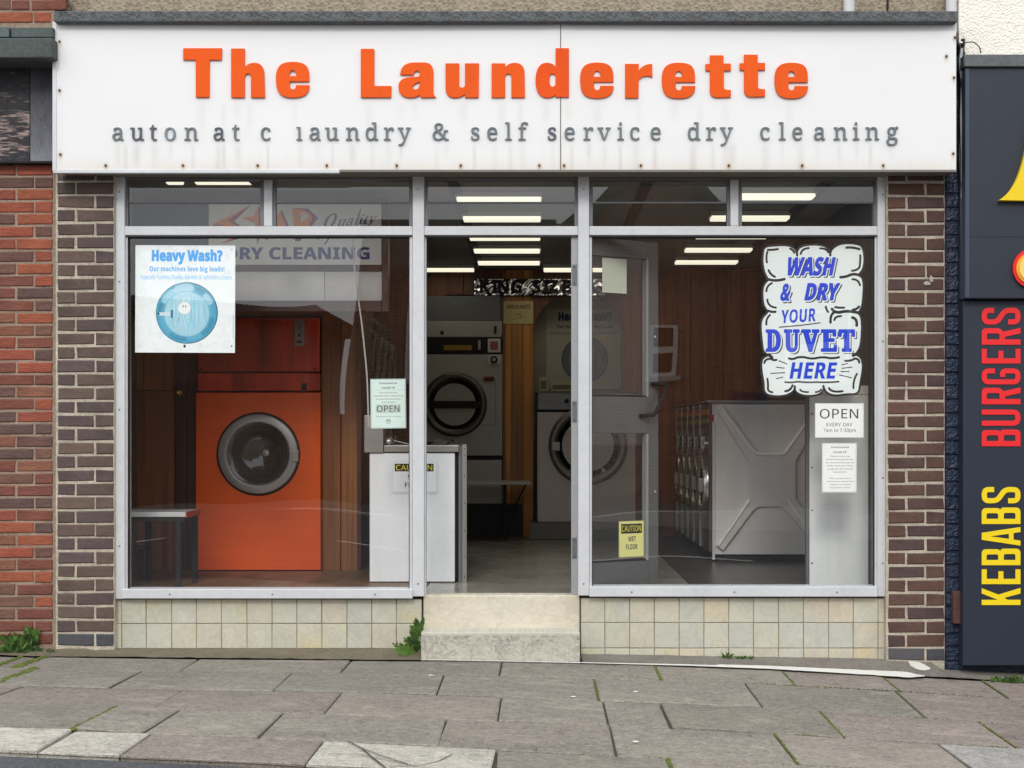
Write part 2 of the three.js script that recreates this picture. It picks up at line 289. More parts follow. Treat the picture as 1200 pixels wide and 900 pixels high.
{
  const g = new THREE.PlaneGeometry(1, 1, 80, 20), p = g.attributes.position, uv = g.attributes.uv;
  for (let i = 0; i < p.count; i++) { const x = p.getX(i) * 60, z = 2.8 + (0.5 - p.getY(i)) * 9, t = (z - 2.8) / 9; p.setXYZ(i, x, lineY(5, x) - 0.022 - 0.02 * Math.min(1, t * 6), z); uv.setXY(i, x, z); }
  g.computeVertexNormals();
  const road = thing('road', 'grey asphalt road along the kerb', 'road', { kind: 'structure' });
  part(road, 'asphalt', g, ASPH);
  const mk = (px0, px1, z0, z1) => { const x0 = X(px0, 3), x1 = X(px1, 3), y = (x) => lineY(5, x) - 0.028; const q = new THREE.BufferGeometry(); q.setAttribute('position', new THREE.BufferAttribute(new Float32Array([x0, y(x0), z1, x1, y(x1), z1, x1, y(x1), z0, x0, y(x0), z1, x1, y(x1), z0, x0, y(x0), z0]), 3)); q.computeVertexNormals(); return boxUV(q); };
  part(road, 'road_marking', mk(78, 150, 3.02, 3.12), mat(lin(196, 196, 192), { map: T.asphalt, roughness: 0.9 }));
  // the far side, behind the camera and seen only in the glass
  part(thing('far_pavement', 'pavement on the far side of the road, reflected in the windows', 'pavement', { kind: 'structure' }), 'paving', box(-30, 30, -0.2, 0.115, 11.96, 14.2), mat(lin(84, 80, 75), { map: T.stone }));
  part(road, 'far_kerb', box(-30, 30, -0.2, 0.12, 11.66, 11.955), mat(lin(225, 220, 210), { map: T.stone }));
  for (let i = 0; i < 9; i++) { const y = (x) => lineY(5, x) - 0.036, a = -26 + i * 6, c = a + 4.2, g = new THREE.BufferGeometry(); g.setAttribute('position', new THREE.BufferAttribute(new Float32Array([a, y(a), 6.9, c, y(c), 6.9, c, y(c), 6.76, a, y(a), 6.9, c, y(c), 6.76, a, y(a), 6.76]), 3)); g.computeVertexNormals(); part(road, 'road_marking', boxUV(g), mat(lin(215, 215, 210))); }
  const gg = new THREE.PlaneGeometry(500, 500); gg.rotateX(-Math.PI / 2); gg.translate(0, -0.6, 0);
  solo('ground', 'open ground reaching away beyond the street', null, boxUV(gg), mat(lin(84, 84, 78)), { kind: 'structure' });
}

// ---------------------------------------------------------------- building shell
const RENDER_WALL = mat(lin(186, 172, 150), { map: T.rough, bumpMap: T.rough, bumpScale: 0.02, roughness: 1 });
{
  const up = thing('upper_wall', 'beige rendered wall above the launderette sign', 'wall');
  part(up, 'render', box(X(80, -0.05), X(1112, -0.05), 3.2, 6.4, -0.35, -0.05), RENDER_WALL);
  part(up, 'render_panel', box(X(80, 0), X(1112, 0), 2.66, 3.2, -0.35, -0.05), RENDER_WALL);
  const pipe = mat(lin(214, 214, 216), { roughness: 0.5, map: T.grime });
  solo('drainpipe', 'pale plastic drainpipe over the middle of the sign coping end', 'drainpipe', cyl(0.03, 3, X(994, 0.0), 4.9, 0.02, 'y', 20), pipe).userData.label = 'white drainpipe rising behind the dark coping, the inner one of two';
  solo('drainpipe', 'white drainpipe in the corner beside the cream roughcast wall', 'drainpipe', cyl(0.03, 3, X(1115, 0.02), 4.9, 0.02, 'y', 20), pipe);
  solo('cable', 'thin dark cable on the beige wall above the coping', 'cable', tube([[X(1041, -0.04), 6, -0.045], [X(1042, -0.04), 4.5, -0.045], [X(1040, -0.04), 3.4, -0.045], [X(1039, -0.04), 3.2, -0.04]], 0.006, 20, 6), BLACK);
  const roof = thing('shop_roof', 'flat roof slab over the launderette, out of sight', 'roof', { kind: 'structure' });
  part(roof, 'slab', box(-2.95, 2.25, 6.4, 6.6, -6, 0.1), RENDER_WALL);  // unseen slab, put in to block light from behind
  // rooms
  const IW = mat(lin(78, 74, 70), { map: T.grime, roughness: 0.9 });
  const W = (name, label, g, m) => solo(name, label, 'wall', g, m, { kind: 'structure' });
  W('side_wall', 'inside wall behind the white counter beside the right window', box(1.905, 2.2, FLOOR - 0.4, CEIL, -6, -0.12), mat(lin(96, 98, 102), { map: T.grime, roughness: 0.85 }));
  W('side_wall', 'inside wall of the shop behind the black legged bench', box(-2.95, -2.56, FLOOR - 0.4, CEIL, -6, -0.12), mat(lin(70, 62, 56), { map: T.grime }));
  W('rear_wall', 'rear wall of the shop behind the machines', box(-2.95, 2.2, FLOOR - 0.4, CEIL, -6.2, -6), IW);
  solo('shop_ceiling', 'low grey ceiling of the launderette with strip lights', 'ceiling', box(-2.95, 2.2, CEIL, CEIL + 0.02, -6.1, -0.1), mat(lin(150, 148, 142), { map: T.grime, roughness: 0.9 }), { kind: 'structure' });
  for (const x of [-1.55, -0.46, 0.62, 1.62]) solo('ceiling_batten', `long dark ceiling strip, ${ORD[[-1.55, -0.46, 0.62, 1.62].indexOf(x)]} across the ceiling counted from the orange machine`, 'ceiling strip', box(x - 0.03, x + 0.03, CEIL - 0.02, CEIL - 0.001, -4.55, -0.12), mat(lin(88, 86, 84)), { group: 'ceiling strips' });
  part(thing('upper_floor', 'floor structure over the shop ceiling', 'floor', { kind: 'structure' }), 'slab', box(-2.95, 2.2, CEIL + 0.02, CEIL + 0.3, -6.2, -0.1), IW);
  solo('shop_floor', 'pale shiny vinyl floor inside the open doorway', 'floor', box(-0.62, 0.89, FLOOR - 0.3, FLOOR, -6, -0.1), mat(lin(176, 170, 158), { map: T.stone, roughness: 0.22 }), { kind: 'structure' });
  solo('shop_floor', 'dark vinyl floor in front of the grey embossed machine', 'floor', box(0.894, 1.904, FLOOR - 0.3, FLOOR, -6, -0.04), mat(lin(92, 86, 82), { map: T.stone, roughness: 0.3 }), { kind: 'structure' });
  solo('shop_floor', 'worn brown board floor under the orange machine', 'floor', box(-2.6, -0.624, FLOOR - 0.3, FLOOR, -6, -0.04), mat(lin(120, 92, 66), { map: sized(T.wood, 2.4, 1.1), roughness: 0.5 }), { kind: 'structure' });
}

// ---------------------------------------------------------------- brick piers and the red brick wall
const MORTAR = mat(lin(212, 201, 182), { map: T.mortar, bumpMap: T.mortar, bumpScale: 0.004, roughness: 1 });
const MORTAR_RED = mat(lin(176, 154, 136), { map: T.mortar, bumpMap: T.mortar, bumpScale: 0.004, roughness: 1 });
const bm = (list, m, b, k) => list.map((c) => mat(lin(...c).multiplyScalar(k), { map: m, bumpMap: m, bumpScale: b, roughness: 0.86 }));
const DARKB = bm([[98, 80, 73], [94, 78, 72], [88, 75, 73], [103, 86, 77], [91, 77, 76], [99, 82, 73]], T.brickSmooth, 0.002, 1.06);
const DARKB2 = bm([[92, 68, 60], [86, 64, 58], [96, 70, 60], [80, 62, 60], [90, 66, 56]], T.brickSmooth, 0.002, 1.1);
const BLUEB = bm([[76, 76, 82], [82, 80, 84]], T.brickSmooth, 0.002, 1.1);
const REDB = bm([[160, 84, 62], [146, 78, 60], [128, 76, 62], [110, 78, 70], [120, 86, 72], [138, 90, 70], [102, 78, 73], [162, 90, 64], [124, 74, 62]], T.brick, 0.006, 1.08);
const geoCache = {};
function brickGeo(w, h, d) { const k = [w, h, d].map((v) => v.toFixed(3)).join(); geoCache[k] ??= [0, 1, 2, 3, 4].map(() => faceSlab(w, h, d, 0.005, 0.0032)); return pick(geoCache[k]); }
function courses(wall, list, zf, mats, { pitch, joint, proud = 0.007 }) {  // list of [x0, x1, yTop] in metres
  for (const [x0, x1, yt, m] of list) part(wall, 'brick', brickGeo(Math.round((x1 - x0) * 500) / 500, pitch - joint, 0.03), pick(m ?? mats), { pos: [(x0 + x1) / 2, yt - (pitch - joint) / 2, zf + proud * rr(0.7, 1.15)] });
}
function pier(name, label, pxA, pxB, pyTop, pyBase, stretchFirst, mats, phase) {
  const zf = 0.055, pier_ = thing(name, label, 'brick pier', { group: 'brown brick piers' });
  const x0 = X(pxA, zf), x1 = X(pxB, zf), px = (D - zf) / F, pitch = 16.03 * px, j = 2.9 * px;
  part(pier_, 'mortar_bed', box(x0 - 0.012, x1 + 0.004, Y(pyBase, zf) - 0.06, 2.66, -0.28, zf), MORTAR);
  const list = []; let k = 0;
  for (let py = pyTop; py < pyBase - 4; py += 16.03, k++) {
    const yt = Y(py, zf), a = x0, b = x1, sf = (k + phase) % 2 === 0, cut = sf ? a + 42 * px : a + 19.5 * px, last = py + 16.03 >= pyBase - 4;
    list.push([a, cut, yt, last ? BLUEB : null], [cut + j, b - (sf ? 0.0 : 0), yt, last ? BLUEB : null]);
  }
  courses(pier_, list, zf, mats, { pitch, joint: j });
}
pier('brick_pier', 'brown brick pier between the red wall and the orange machine window', 68, 133, 198.3, 757, true, DARKB, 0);
pier('brick_pier', 'dark brown brick pier beside the navy takeaway front', 1041, 1106, 199.2, 774, true, DARKB2, 1);
for (const [px, py, a, b, l] of [[1086, 332, 0.022, 0.012, 'white paint splash on the dark brown pier, the larger one'], [1091, 327, 0.012, 0.02, 'small white paint splash just above the larger splash on the brown pier'], [1062, 452, 0.006, 0.03, 'thin pale drip of mortar on the brown pier']]) { const s = new THREE.Shape(); for (let i = 0; i <= 14; i++) { const t = i / 14 * Math.PI * 2, k = rr(0.65, 1.1); i ? s.lineTo(Math.cos(t) * a * k, Math.sin(t) * b * k) : s.moveTo(a, 0); } const g = new THREE.ExtrudeGeometry(s, { depth: 0.004, bevelEnabled: false }); g.translate(X(px, 0.06), Y(py, 0.06), 0.0615); solo('paint_splash', l, 'paint splash', boxUV(g), mat(lin(206, 200, 190), { map: T.mortar })); }
{
  const zf = 0.045, px = (D - zf) / F, w = thing('red_brick_wall', 'red brick wall of the neighbouring building under the weathered black board', 'brick wall');
  part(w, 'mortar_bed', box(X(-260, zf), X(64, zf), Y(790, zf), 6.4, -0.3, zf), MORTAR_RED);
  const list = [], pitch = 14.45 * px, j = 2.4 * px;
  const row = (py, k, right) => { const yt = Y(py, zf); let x = X(right, zf), n = 0, s = k % 2 === 0;
    while (x > X(-150, zf)) { const len = (s ? 41.2 : 20) * px, a = x - len; list.push([a, x, yt]); x = a - j; s = !s; n++; } };
  let k = 0; for (let py = 193.5; py < 752; py += 14.45, k++) row(py, k, 61.5);
  k = 1; for (let py = 14.5; py > -40; py -= 14.45, k++) row(py, k, py > 12 ? 60 : 78);
  courses(w, list.slice(0, 290), zf, REDB, { pitch, joint: j });
  solo('render_return', 'grey cement strip where the red brick wall meets the brown pier', 'cement strip', box(X(62.4, 0.05), X(67, 0.05), Y(760, 0.05), 2.66, -0.2, 0.05), mat(lin(168, 150, 128), { map: T.mortar, bumpMap: T.mortar, bumpScale: 0.006 }));
}
{ // canopy ledge and weathered board of the left neighbour
  const c = thing('canopy_ledge', 'mossy grey concrete ledge over the black board next to the sign', 'ledge');
  const CON = mat(lin(92, 100, 98), { map: T.stone, bumpMap: T.stone, bumpScale: 0.006, roughness: 0.95 });
  part(c, 'ledge', box(X(-160, 0.3), X(62, 0.3), Y(68, 0.3), Y(44, 0.3), 0.0, 0.3, 0.01), CON);
  part(c, 'slate_flashing', box(X(-160, 0.26), X(10.5, 0.26), Y(43.6, 0.26), Y(31, 0.26), 0.0, 0.26, 0.006), mat(lin(104, 116, 116), { map: T.stone, bumpMap: T.stone, bumpScale: 0.003 }));
  part(c, 'slate_flashing', box(X(12.2, 0.26), X(62, 0.26), Y(43.6, 0.26), Y(31.5, 0.26), 0.0, 0.255, 0.006), mat(lin(98, 110, 108), { map: T.stone, bumpMap: T.stone, bumpScale: 0.003 }));
  const peel = dtex(512, 512, (u, v) => { const a = fbm(u, v, 5, 9, 4), b = fbm(u, v, 20, 70, 3), k = Math.min(1, Math.max(0, (a * 0.7 + b * 0.8 - 0.60 - 0.75 * Math.abs(v - 0.30)) * 4)), n = 0.12 * (fbm(u, v, 60, 90, 2) - 0.4); return [0.17 + 0.44 * k + n, 0.165 + 0.36 * k + n, 0.18 + 0.32 * k + n]; }, null, true);
  const worn = dtex(256, 512, (u, v) => { const a = fbm(u, v, 4, 6, 5), b = fbm(u, v, 30, 30, 2), k = Math.max(0, 0.75 - v) * 0.35 + 0.12 * a, s = b < 0.24 ? 0.1 : 0; return [0.17 + k - s, 0.175 + k - s, 0.20 + k - s]; }, null, true);  // worn specks, plus the shade of the ledge painted darker towards the top
  const b = thing('weathered_board', 'black painted fascia board with peeling pinkish paint above the red bricks', 'board');
  const bd = (a, z, m, nm) => { const g = new THREE.BoxGeometry(X(z, 0.1) - X(a, 0.1), Y(70, 0.1) - Y(188.5, 0.1), 0.04); g.translate((X(a, 0.1) + X(z, 0.1)) / 2, (Y(70, 0.1) + Y(188.5, 0.1)) / 2, 0.075); part(b, nm, g, m, nm === 'peeling_panel' ? { label: 'board panel with paint peeling to pink' } : {}); };
  bd(-160, 34.2, mat(0xffffff, { map: peel, roughness: 0.8 }), 'peeling_panel');
  bd(35.2, 61.5, mat(0xffffff, { map: worn, roughness: 0.7 }), 'grey_panel');
  part(b, 'batten', box(X(-160, 0.1), X(62, 0.1), Y(191, 0.1), Y(188.7, 0.1), 0.03, 0.105), BLACK);
  part(b, 'top_rail', box(X(-160, 0.1), X(62, 0.1), Y(69.6, 0.1), Y(60, 0.1), 0.03, 0.09), BLACK);
}

// ---------------------------------------------------------------- fascia sign
const ZF = 0.22, fascia = thing('fascia_sign', 'wide white shop sign with orange The Launderette lettering', 'shop sign');
{
  const xl = X(63, ZF), xr = X(1121, ZF), yb = Y(199, ZF), yt = Y(25.5, ZF), sx = X(657, ZF);
  const screws = [124, 214.5, 302, 383, 465, 540, 632, 661, 751, 854, 940, 1035].map((x) => [x, 194]).concat([[70, 49], [70, 106], [71, 181], [1119, 44], [1109, 66], [1118, 91], [1117, 180]]);
  const drips = [];
  for (const x of [236, 262, 278, 292, 345, 432, 470, 486, 540, 545, 588, 610, 640, 665, 700, 748, 790, 820, 850, 925]) drips.push([x, 117, 14 + 16 * rnd(), 0.05 + 0.04 * rnd(), 4 + 5 * rnd()]);
  for (const x of [138, 147, 160, 182, 200, 226, 256, 262, 279, 314, 352, 372, 390, 413, 437, 455, 470, 512, 523, 556, 580, 598, 612, 648, 670, 690, 708, 727, 745, 768, 812, 835, 850, 858, 897, 917, 938, 958, 983, 1004, 1020, 1044]) drips.push([x, 166, 10 + 26 * rnd(), 0.06 + 0.12 * rnd(), 2.5 + 4 * rnd()]);
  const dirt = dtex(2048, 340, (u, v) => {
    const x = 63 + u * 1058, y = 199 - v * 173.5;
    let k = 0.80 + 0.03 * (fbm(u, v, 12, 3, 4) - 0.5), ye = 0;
    k -= 0.10 * Math.exp(-Math.max(0, y - 26) / 7) * (0.4 + 1.1 * fbm(u, v, 9, 2, 4));  // panel gets darker towards its top edge, in uneven patches
    for (const [dx, dy, len, a, w] of drips) { if (Math.abs(x - dx) < w * 1.6 && y > dy && y < dy + len * 2) { const g = Math.exp(-(((x - dx) / w) ** 2) * 2) * Math.min(1, (y - dy) / 8) * Math.exp(-Math.max(0, y - dy - len) / 10); const q = a * g * (0.7 + 0.6 * vn(u * 400, v * 4, 400, 4)) * 0.62; k -= q; ye += q * 0.35; } }
    const low = Math.max(0, (y - 176) / 23); k -= 0.07 * low * low * (0.4 + fbm(u, v, 60, 2, 3)); ye += 0.09 * low * low * (0.5 + fbm(u, v, 30, 2, 3));
    const st = Math.max(0, vn(u * 320, v * 2, 320, 2) - 0.72) * Math.max(0, (y - 150) / 50); k -= 0.07 * st; ye += 0.06 * st;
    for (const [a, b] of screws) { const q = ((x - a) / 2.6) ** 2 + ((y - b) / (y > b ? 6 : 3)) ** 2; if (q < 4) { const g = Math.exp(-q * 1.1); k -= 0.22 * g; ye += 0.22 * g; } }
    const s = Math.abs(x - 657); if (s < 4) { const g = Math.exp(-s) * (0.3 + 0.7 * Math.max(0, (y - 110) / 90)); k -= 0.18 * g; ye += 0.2 * g; }
    if (x < 80) k -= 0.03 * (80 - x) / 17;
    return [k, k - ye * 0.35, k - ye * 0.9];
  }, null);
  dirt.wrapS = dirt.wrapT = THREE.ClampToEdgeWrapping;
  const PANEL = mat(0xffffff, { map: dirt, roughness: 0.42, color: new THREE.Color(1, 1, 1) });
  const panel = (a, b) => { // a sheet with a slightly buckled top edge
    const g = new THREE.PlaneGeometry(b - a, yt - yb, 40, 14), p = g.attributes.position, uv = g.attributes.uv;
    for (let i = 0; i < p.count; i++) { const x = p.getX(i) + (a + b) / 2, y = p.getY(i) + (yt + yb) / 2, v = (y - yb) / (yt - yb); const edge = Math.min(x - a, b - x); p.setXYZ(i, x, y, ZF + 0.004 * Math.sin(x * 2.3 + 1) * v * v + (v > 0.8 ? (v - 0.8) * -0.03 * (0.5 + 0.5 * Math.sin(x * 1.3)) : 0) * Math.min(1, edge / 0.1)); uv.setXY(i, (x - xl) / (xr - xl), v); }
    g.computeVertexNormals(); return g; };
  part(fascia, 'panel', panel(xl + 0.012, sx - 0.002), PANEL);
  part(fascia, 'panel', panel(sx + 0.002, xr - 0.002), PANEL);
  part(fascia, 'backing_box', box(xl + 0.004, xr - 0.004, yb + 0.004, yt, -0.02, ZF - 0.012), mat(lin(70, 70, 72)));
  part(fascia, 'edge_trim', box(xl - 0.006, xl + 0.016, yb - 0.008, yt, 0.06, ZF + 0.006, 0.003), ALU);
  part(fascia, 'edge_trim', box(xl - 0.004, X(398, ZF), yb - 0.018, yb + 0.003, 0.19, ZF + 0.004, 0.003), ALU);
  part(fascia, 'bottom_trim', box(X(398, ZF), xr, yb - 0.012, yb + 0.001, 0.19, ZF + 0.003, 0.002), mat(lin(128, 124, 118), { map: T.grime, roughness: 0.6 }));
  part(fascia, 'soffit', box(xl + 0.02, xr - 0.01, yb - 0.004, yb + 0.003, -0.02, 0.188), mat(lin(120, 112, 100), { map: T.grime, roughness: 0.8 }));
  const RUST = mat(lin(96, 62, 40), { roughness: 0.7, metalness: 0.3 });
  for (const [a, b] of screws) part(fascia, 'screw', cyl(0.006, 0.008, X(a, ZF), Y(b, ZF), ZF + 0.003, 'z', 8), RUST);
  // orange letters
  const ORANGE = mat(lin(244, 92, 2), { roughness: 0.85, map: T.grime, bumpMap: T.grime, bumpScale: 0.001 });
  const ORANGE2 = mat(lin(240, 84, 0), { roughness: 0.85, map: T.grime, bumpMap: T.grime, bumpScale: 0.001 });
  const conv = (ox, oy, s) => (x, y) => [X(ox + x / s, ZF), Y(oy + y / s, ZF)];
  const A7 = 1200 / 170;
  function pathTo(P, d, c) { for (const k of d) { const a = []; for (let i = 1; i < k.length; i += 2) a.push(...c(k[i], k[i + 1])); if (k[0] === 'M') P.moveTo(...a); else if (k[0] === 'L') P.lineTo(...a); else P.bezierCurveTo(...a); } return P; }
  const L = (...n) => n.map((q, i) => [i ? 'L' : 'M', ...q]);
  const glyph = (d, holes, c, m = ORANGE) => {
    const s = pathTo(new THREE.Shape(), d, c); for (const h of holes) s.holes.push(pathTo(new THREE.Path(), h, c));
    const g = new THREE.ExtrudeGeometry(s, { depth: 0.008, bevelEnabled: true, bevelSize: 0.0012, bevelThickness: 0.0012, bevelOffset: -0.0012, bevelSegments: 1, curveSegments: 10 }); g.translate(0, 0, ZF + 0.003);
    part(fascia, 'letter', boxUV(g, rr(0, 2), rr(0, 2)), m);
  };
  const c1 = conv(205, 45, A7), c2 = conv(410, 45, A7), c3 = conv(570, 45, A7), c4 = conv(720, 45, 5);
  glyph(L([72, 85], [392, 85], [390, 182], [290, 182], [288, 490], [176, 490], [175, 182], [72, 182]), [], c1);
  glyph([['M', 468, 88], ['L', 580, 88], ['L', 580, 245], ['C', 600, 215, 630, 205, 665, 206], ['C', 715, 208, 742, 240, 742, 310], ['L', 747, 493], ['L', 632, 493], ['L', 632, 330], ['C', 632, 305, 622, 295, 607, 295], ['C', 590, 295, 580, 308, 580, 330], ['L', 580, 493], ['L', 468, 493]], [], c1);
  const E = [['M', 838, 350], ['C', 834, 240, 870, 198, 975, 198], ['C', 1090, 198, 1113, 235, 1113, 330], ['L', 1113, 360], ['L', 952, 360], ['L', 952, 395], ['C', 952, 415, 965, 425, 980, 425], ['C', 998, 425, 1003, 412, 1003, 390], ['L', 1115, 390], ['L', 1113, 410], ['C', 1105, 470, 1060, 494, 975, 494], ['C', 870, 494, 840, 450, 838, 350]];
  const EH = [['M', 948, 315], ['L', 1006, 315], ['C', 1006, 285, 995, 268, 977, 268], ['C', 958, 268, 948, 288, 948, 315]];
  glyph(E, [EH], c1);
  for (const [px, dy] of [[679.8, 0.8], [775.4, 1], [907.4, 1]]) glyph(E, [EH], conv(px - 838 / A7, 45 + dy, A7));
  glyph([['M', 92, 90], ['L', 203, 90], ['L', 203, 380], ['C', 203, 395, 215, 397, 225, 397], ['L', 345, 397], ['L', 343, 492], ['L', 92, 492]], [], c2);
  glyph([['M', 418, 305], ['C', 418, 235, 460, 203, 545, 203], ['L', 620, 203], ['C', 670, 205, 692, 235, 692, 290], ['L', 692, 430], ['C', 692, 465, 700, 480, 715, 490], ['L', 600, 494], ['C', 588, 490, 580, 482, 575, 470], ['C', 560, 488, 530, 494, 500, 494], ['C', 440, 494, 403, 460, 403, 405], ['C', 403, 350, 440, 330, 500, 324], ['L', 560, 320], ['C', 575, 318, 580, 310, 580, 297], ['C', 580, 280, 570, 272, 555, 272], ['C', 540, 272, 530, 285, 528, 305]], [[['M', 580, 362], ['C', 545, 375, 522, 385, 520, 405], ['C', 522, 420, 535, 427, 550, 425], ['C', 572, 422, 580, 400, 580, 362]]], c2);
  glyph([['M', 792, 210], ['L', 905, 210], ['L', 905, 385], ['C', 905, 402, 915, 410, 928, 410], ['C', 943, 410, 953, 400, 953, 385], ['L', 953, 210], ['L', 1068, 210], ['L', 1066, 493], ['L', 953, 493], ['L', 950, 465], ['C', 930, 488, 895, 494, 865, 494], ['C', 815, 492, 792, 460, 792, 410]], [], c2);
  glyph([['M', 43, 210], ['L', 155, 210], ['L', 157, 242], ['C', 175, 215, 205, 206, 240, 206], ['C', 290, 208, 316, 240, 316, 295], ['L', 319, 493], ['L', 206, 493], ['L', 206, 325], ['C', 206, 305, 197, 296, 182, 296], ['C', 165, 296, 155, 306, 155, 325], ['L', 155, 493], ['L', 43, 493]], [], c3);
  glyph([['M', 572, 85], ['L', 682, 85], ['L', 682, 490], ['L', 572, 490], ['L', 572, 470], ['C', 555, 488, 530, 494, 500, 494], ['C', 440, 494, 406, 440, 406, 355], ['C', 406, 265, 435, 205, 500, 205], ['C', 530, 206, 555, 215, 572, 240]], [[['M', 546, 296], ['C', 528, 296, 522, 310, 522, 345], ['C', 522, 385, 530, 403, 546, 403], ['C', 560, 403, 570, 392, 572, 375], ['L', 572, 320], ['C', 570, 305, 560, 296, 546, 296]]], c3, ORANGE2);
  glyph([['M', 62, 152], ['L', 142, 152], ['L', 142, 190], ['C', 160, 165, 185, 152, 220, 152], ['L', 222, 230], ['C', 200, 218, 165, 220, 142, 245], ['L', 140, 352], ['L', 62, 352]], [], c4);
  const TT = [['M', 558, 102], ['L', 638, 102], ['L', 638, 150], ['L', 681, 150], ['L', 681, 192], ['L', 640, 192], ['L', 640, 290], ['C', 640, 300, 650, 304, 681, 304], ['L', 681, 347], ['L', 600, 350], ['C', 572, 348, 560, 335, 558, 310], ['L', 558, 192], ['L', 532, 192], ['L', 532, 152], ['L', 558, 152]];
  glyph(TT, [], c4); glyph(TT, [], conv(760, 44.2, 5));
  // small grey serif letters, one of them broken and others missing
  const G1 = mat(lin(104, 114, 120), { roughness: 0.55 }), G2 = mat(lin(80, 86, 96), { roughness: 0.55 }), G3 = mat(lin(120, 134, 142), { roughness: 0.5 });
  const small = [['a', 132.2, G1], ['u', 153, G2], ['t', 175.6, G2], ['o', 193.4, G3], ['n', 216.4, G1], ['a', 250.6, G2], ['t', 272.4, G1], ['c', 306, G1], ['ı', 347.5, G1], ['a', 363, G1], ['u', 381, G1], ['n', 405.5, G1], ['d', 428.7, G1], ['r', 450, G1], ['y', 466.2, G1], ['&', 507, G1], ['s', 552, G1], ['e', 571, G1], ['l', 592, G1], ['f', 607.5, G1], ['s', 642, G2], ['e', 661.6, G1], ['r', 683.7, G1], ['v', 700, G1], ['i', 723.3, G1], ['c', 738.3, G1], ['e', 762.3, G1], ['d', 806, G1], ['r', 827.4, G1], ['y', 843.4, G1], ['c', 890.7, G1], ['l', 912.5, G1], ['e', 928.3, G1], ['a', 953.7, G1], ['n', 976.6, G1], ['i', 999, G1], ['n', 1013.8, G1], ['g', 1038.5, G1]];
  for (const [ch, px, m] of small) {
    const g = new TextGeometry(ch === 'ı' ? 'l' : ch, { font: fontSerif, size: 0.0875, depth: 0.006, curveSegments: 6, bevelEnabled: true, bevelSize: 0.0004, bevelThickness: 0.0008, bevelSegments: 1 });
    if (ch === 'ı') g.scale(0.9, 0.74, 1);
    g.computeBoundingBox(); g.translate(X(px, ZF) - g.boundingBox.min.x, Y(164.2 - (px - 600) * 0.0006, ZF), ZF + 0.004);
    part(fascia, 'small_letter', boxUV(g), m);
  }
  solo('fascia_coping', 'dark gritty coping along the top of the white sign', 'coping', box(X(63, 0.27), X(1122.5, 0.27), Y(25.8, 0.27), Y(12.6, 0.27), -0.05, 0.27, 0.008), mat(lin(112, 115, 117), { map: T.rough, bumpMap: T.rough, bumpScale: 0.02, roughness: 1 }));
  solo('fascia_roof', 'lead sheet roof of the sign box, out of sight behind the coping', 'roof', box(xl, xr, yt + 0.001, yt + 0.02, -0.05, 0.2), mat(lin(90, 92, 94)), { kind: 'structure' });
}

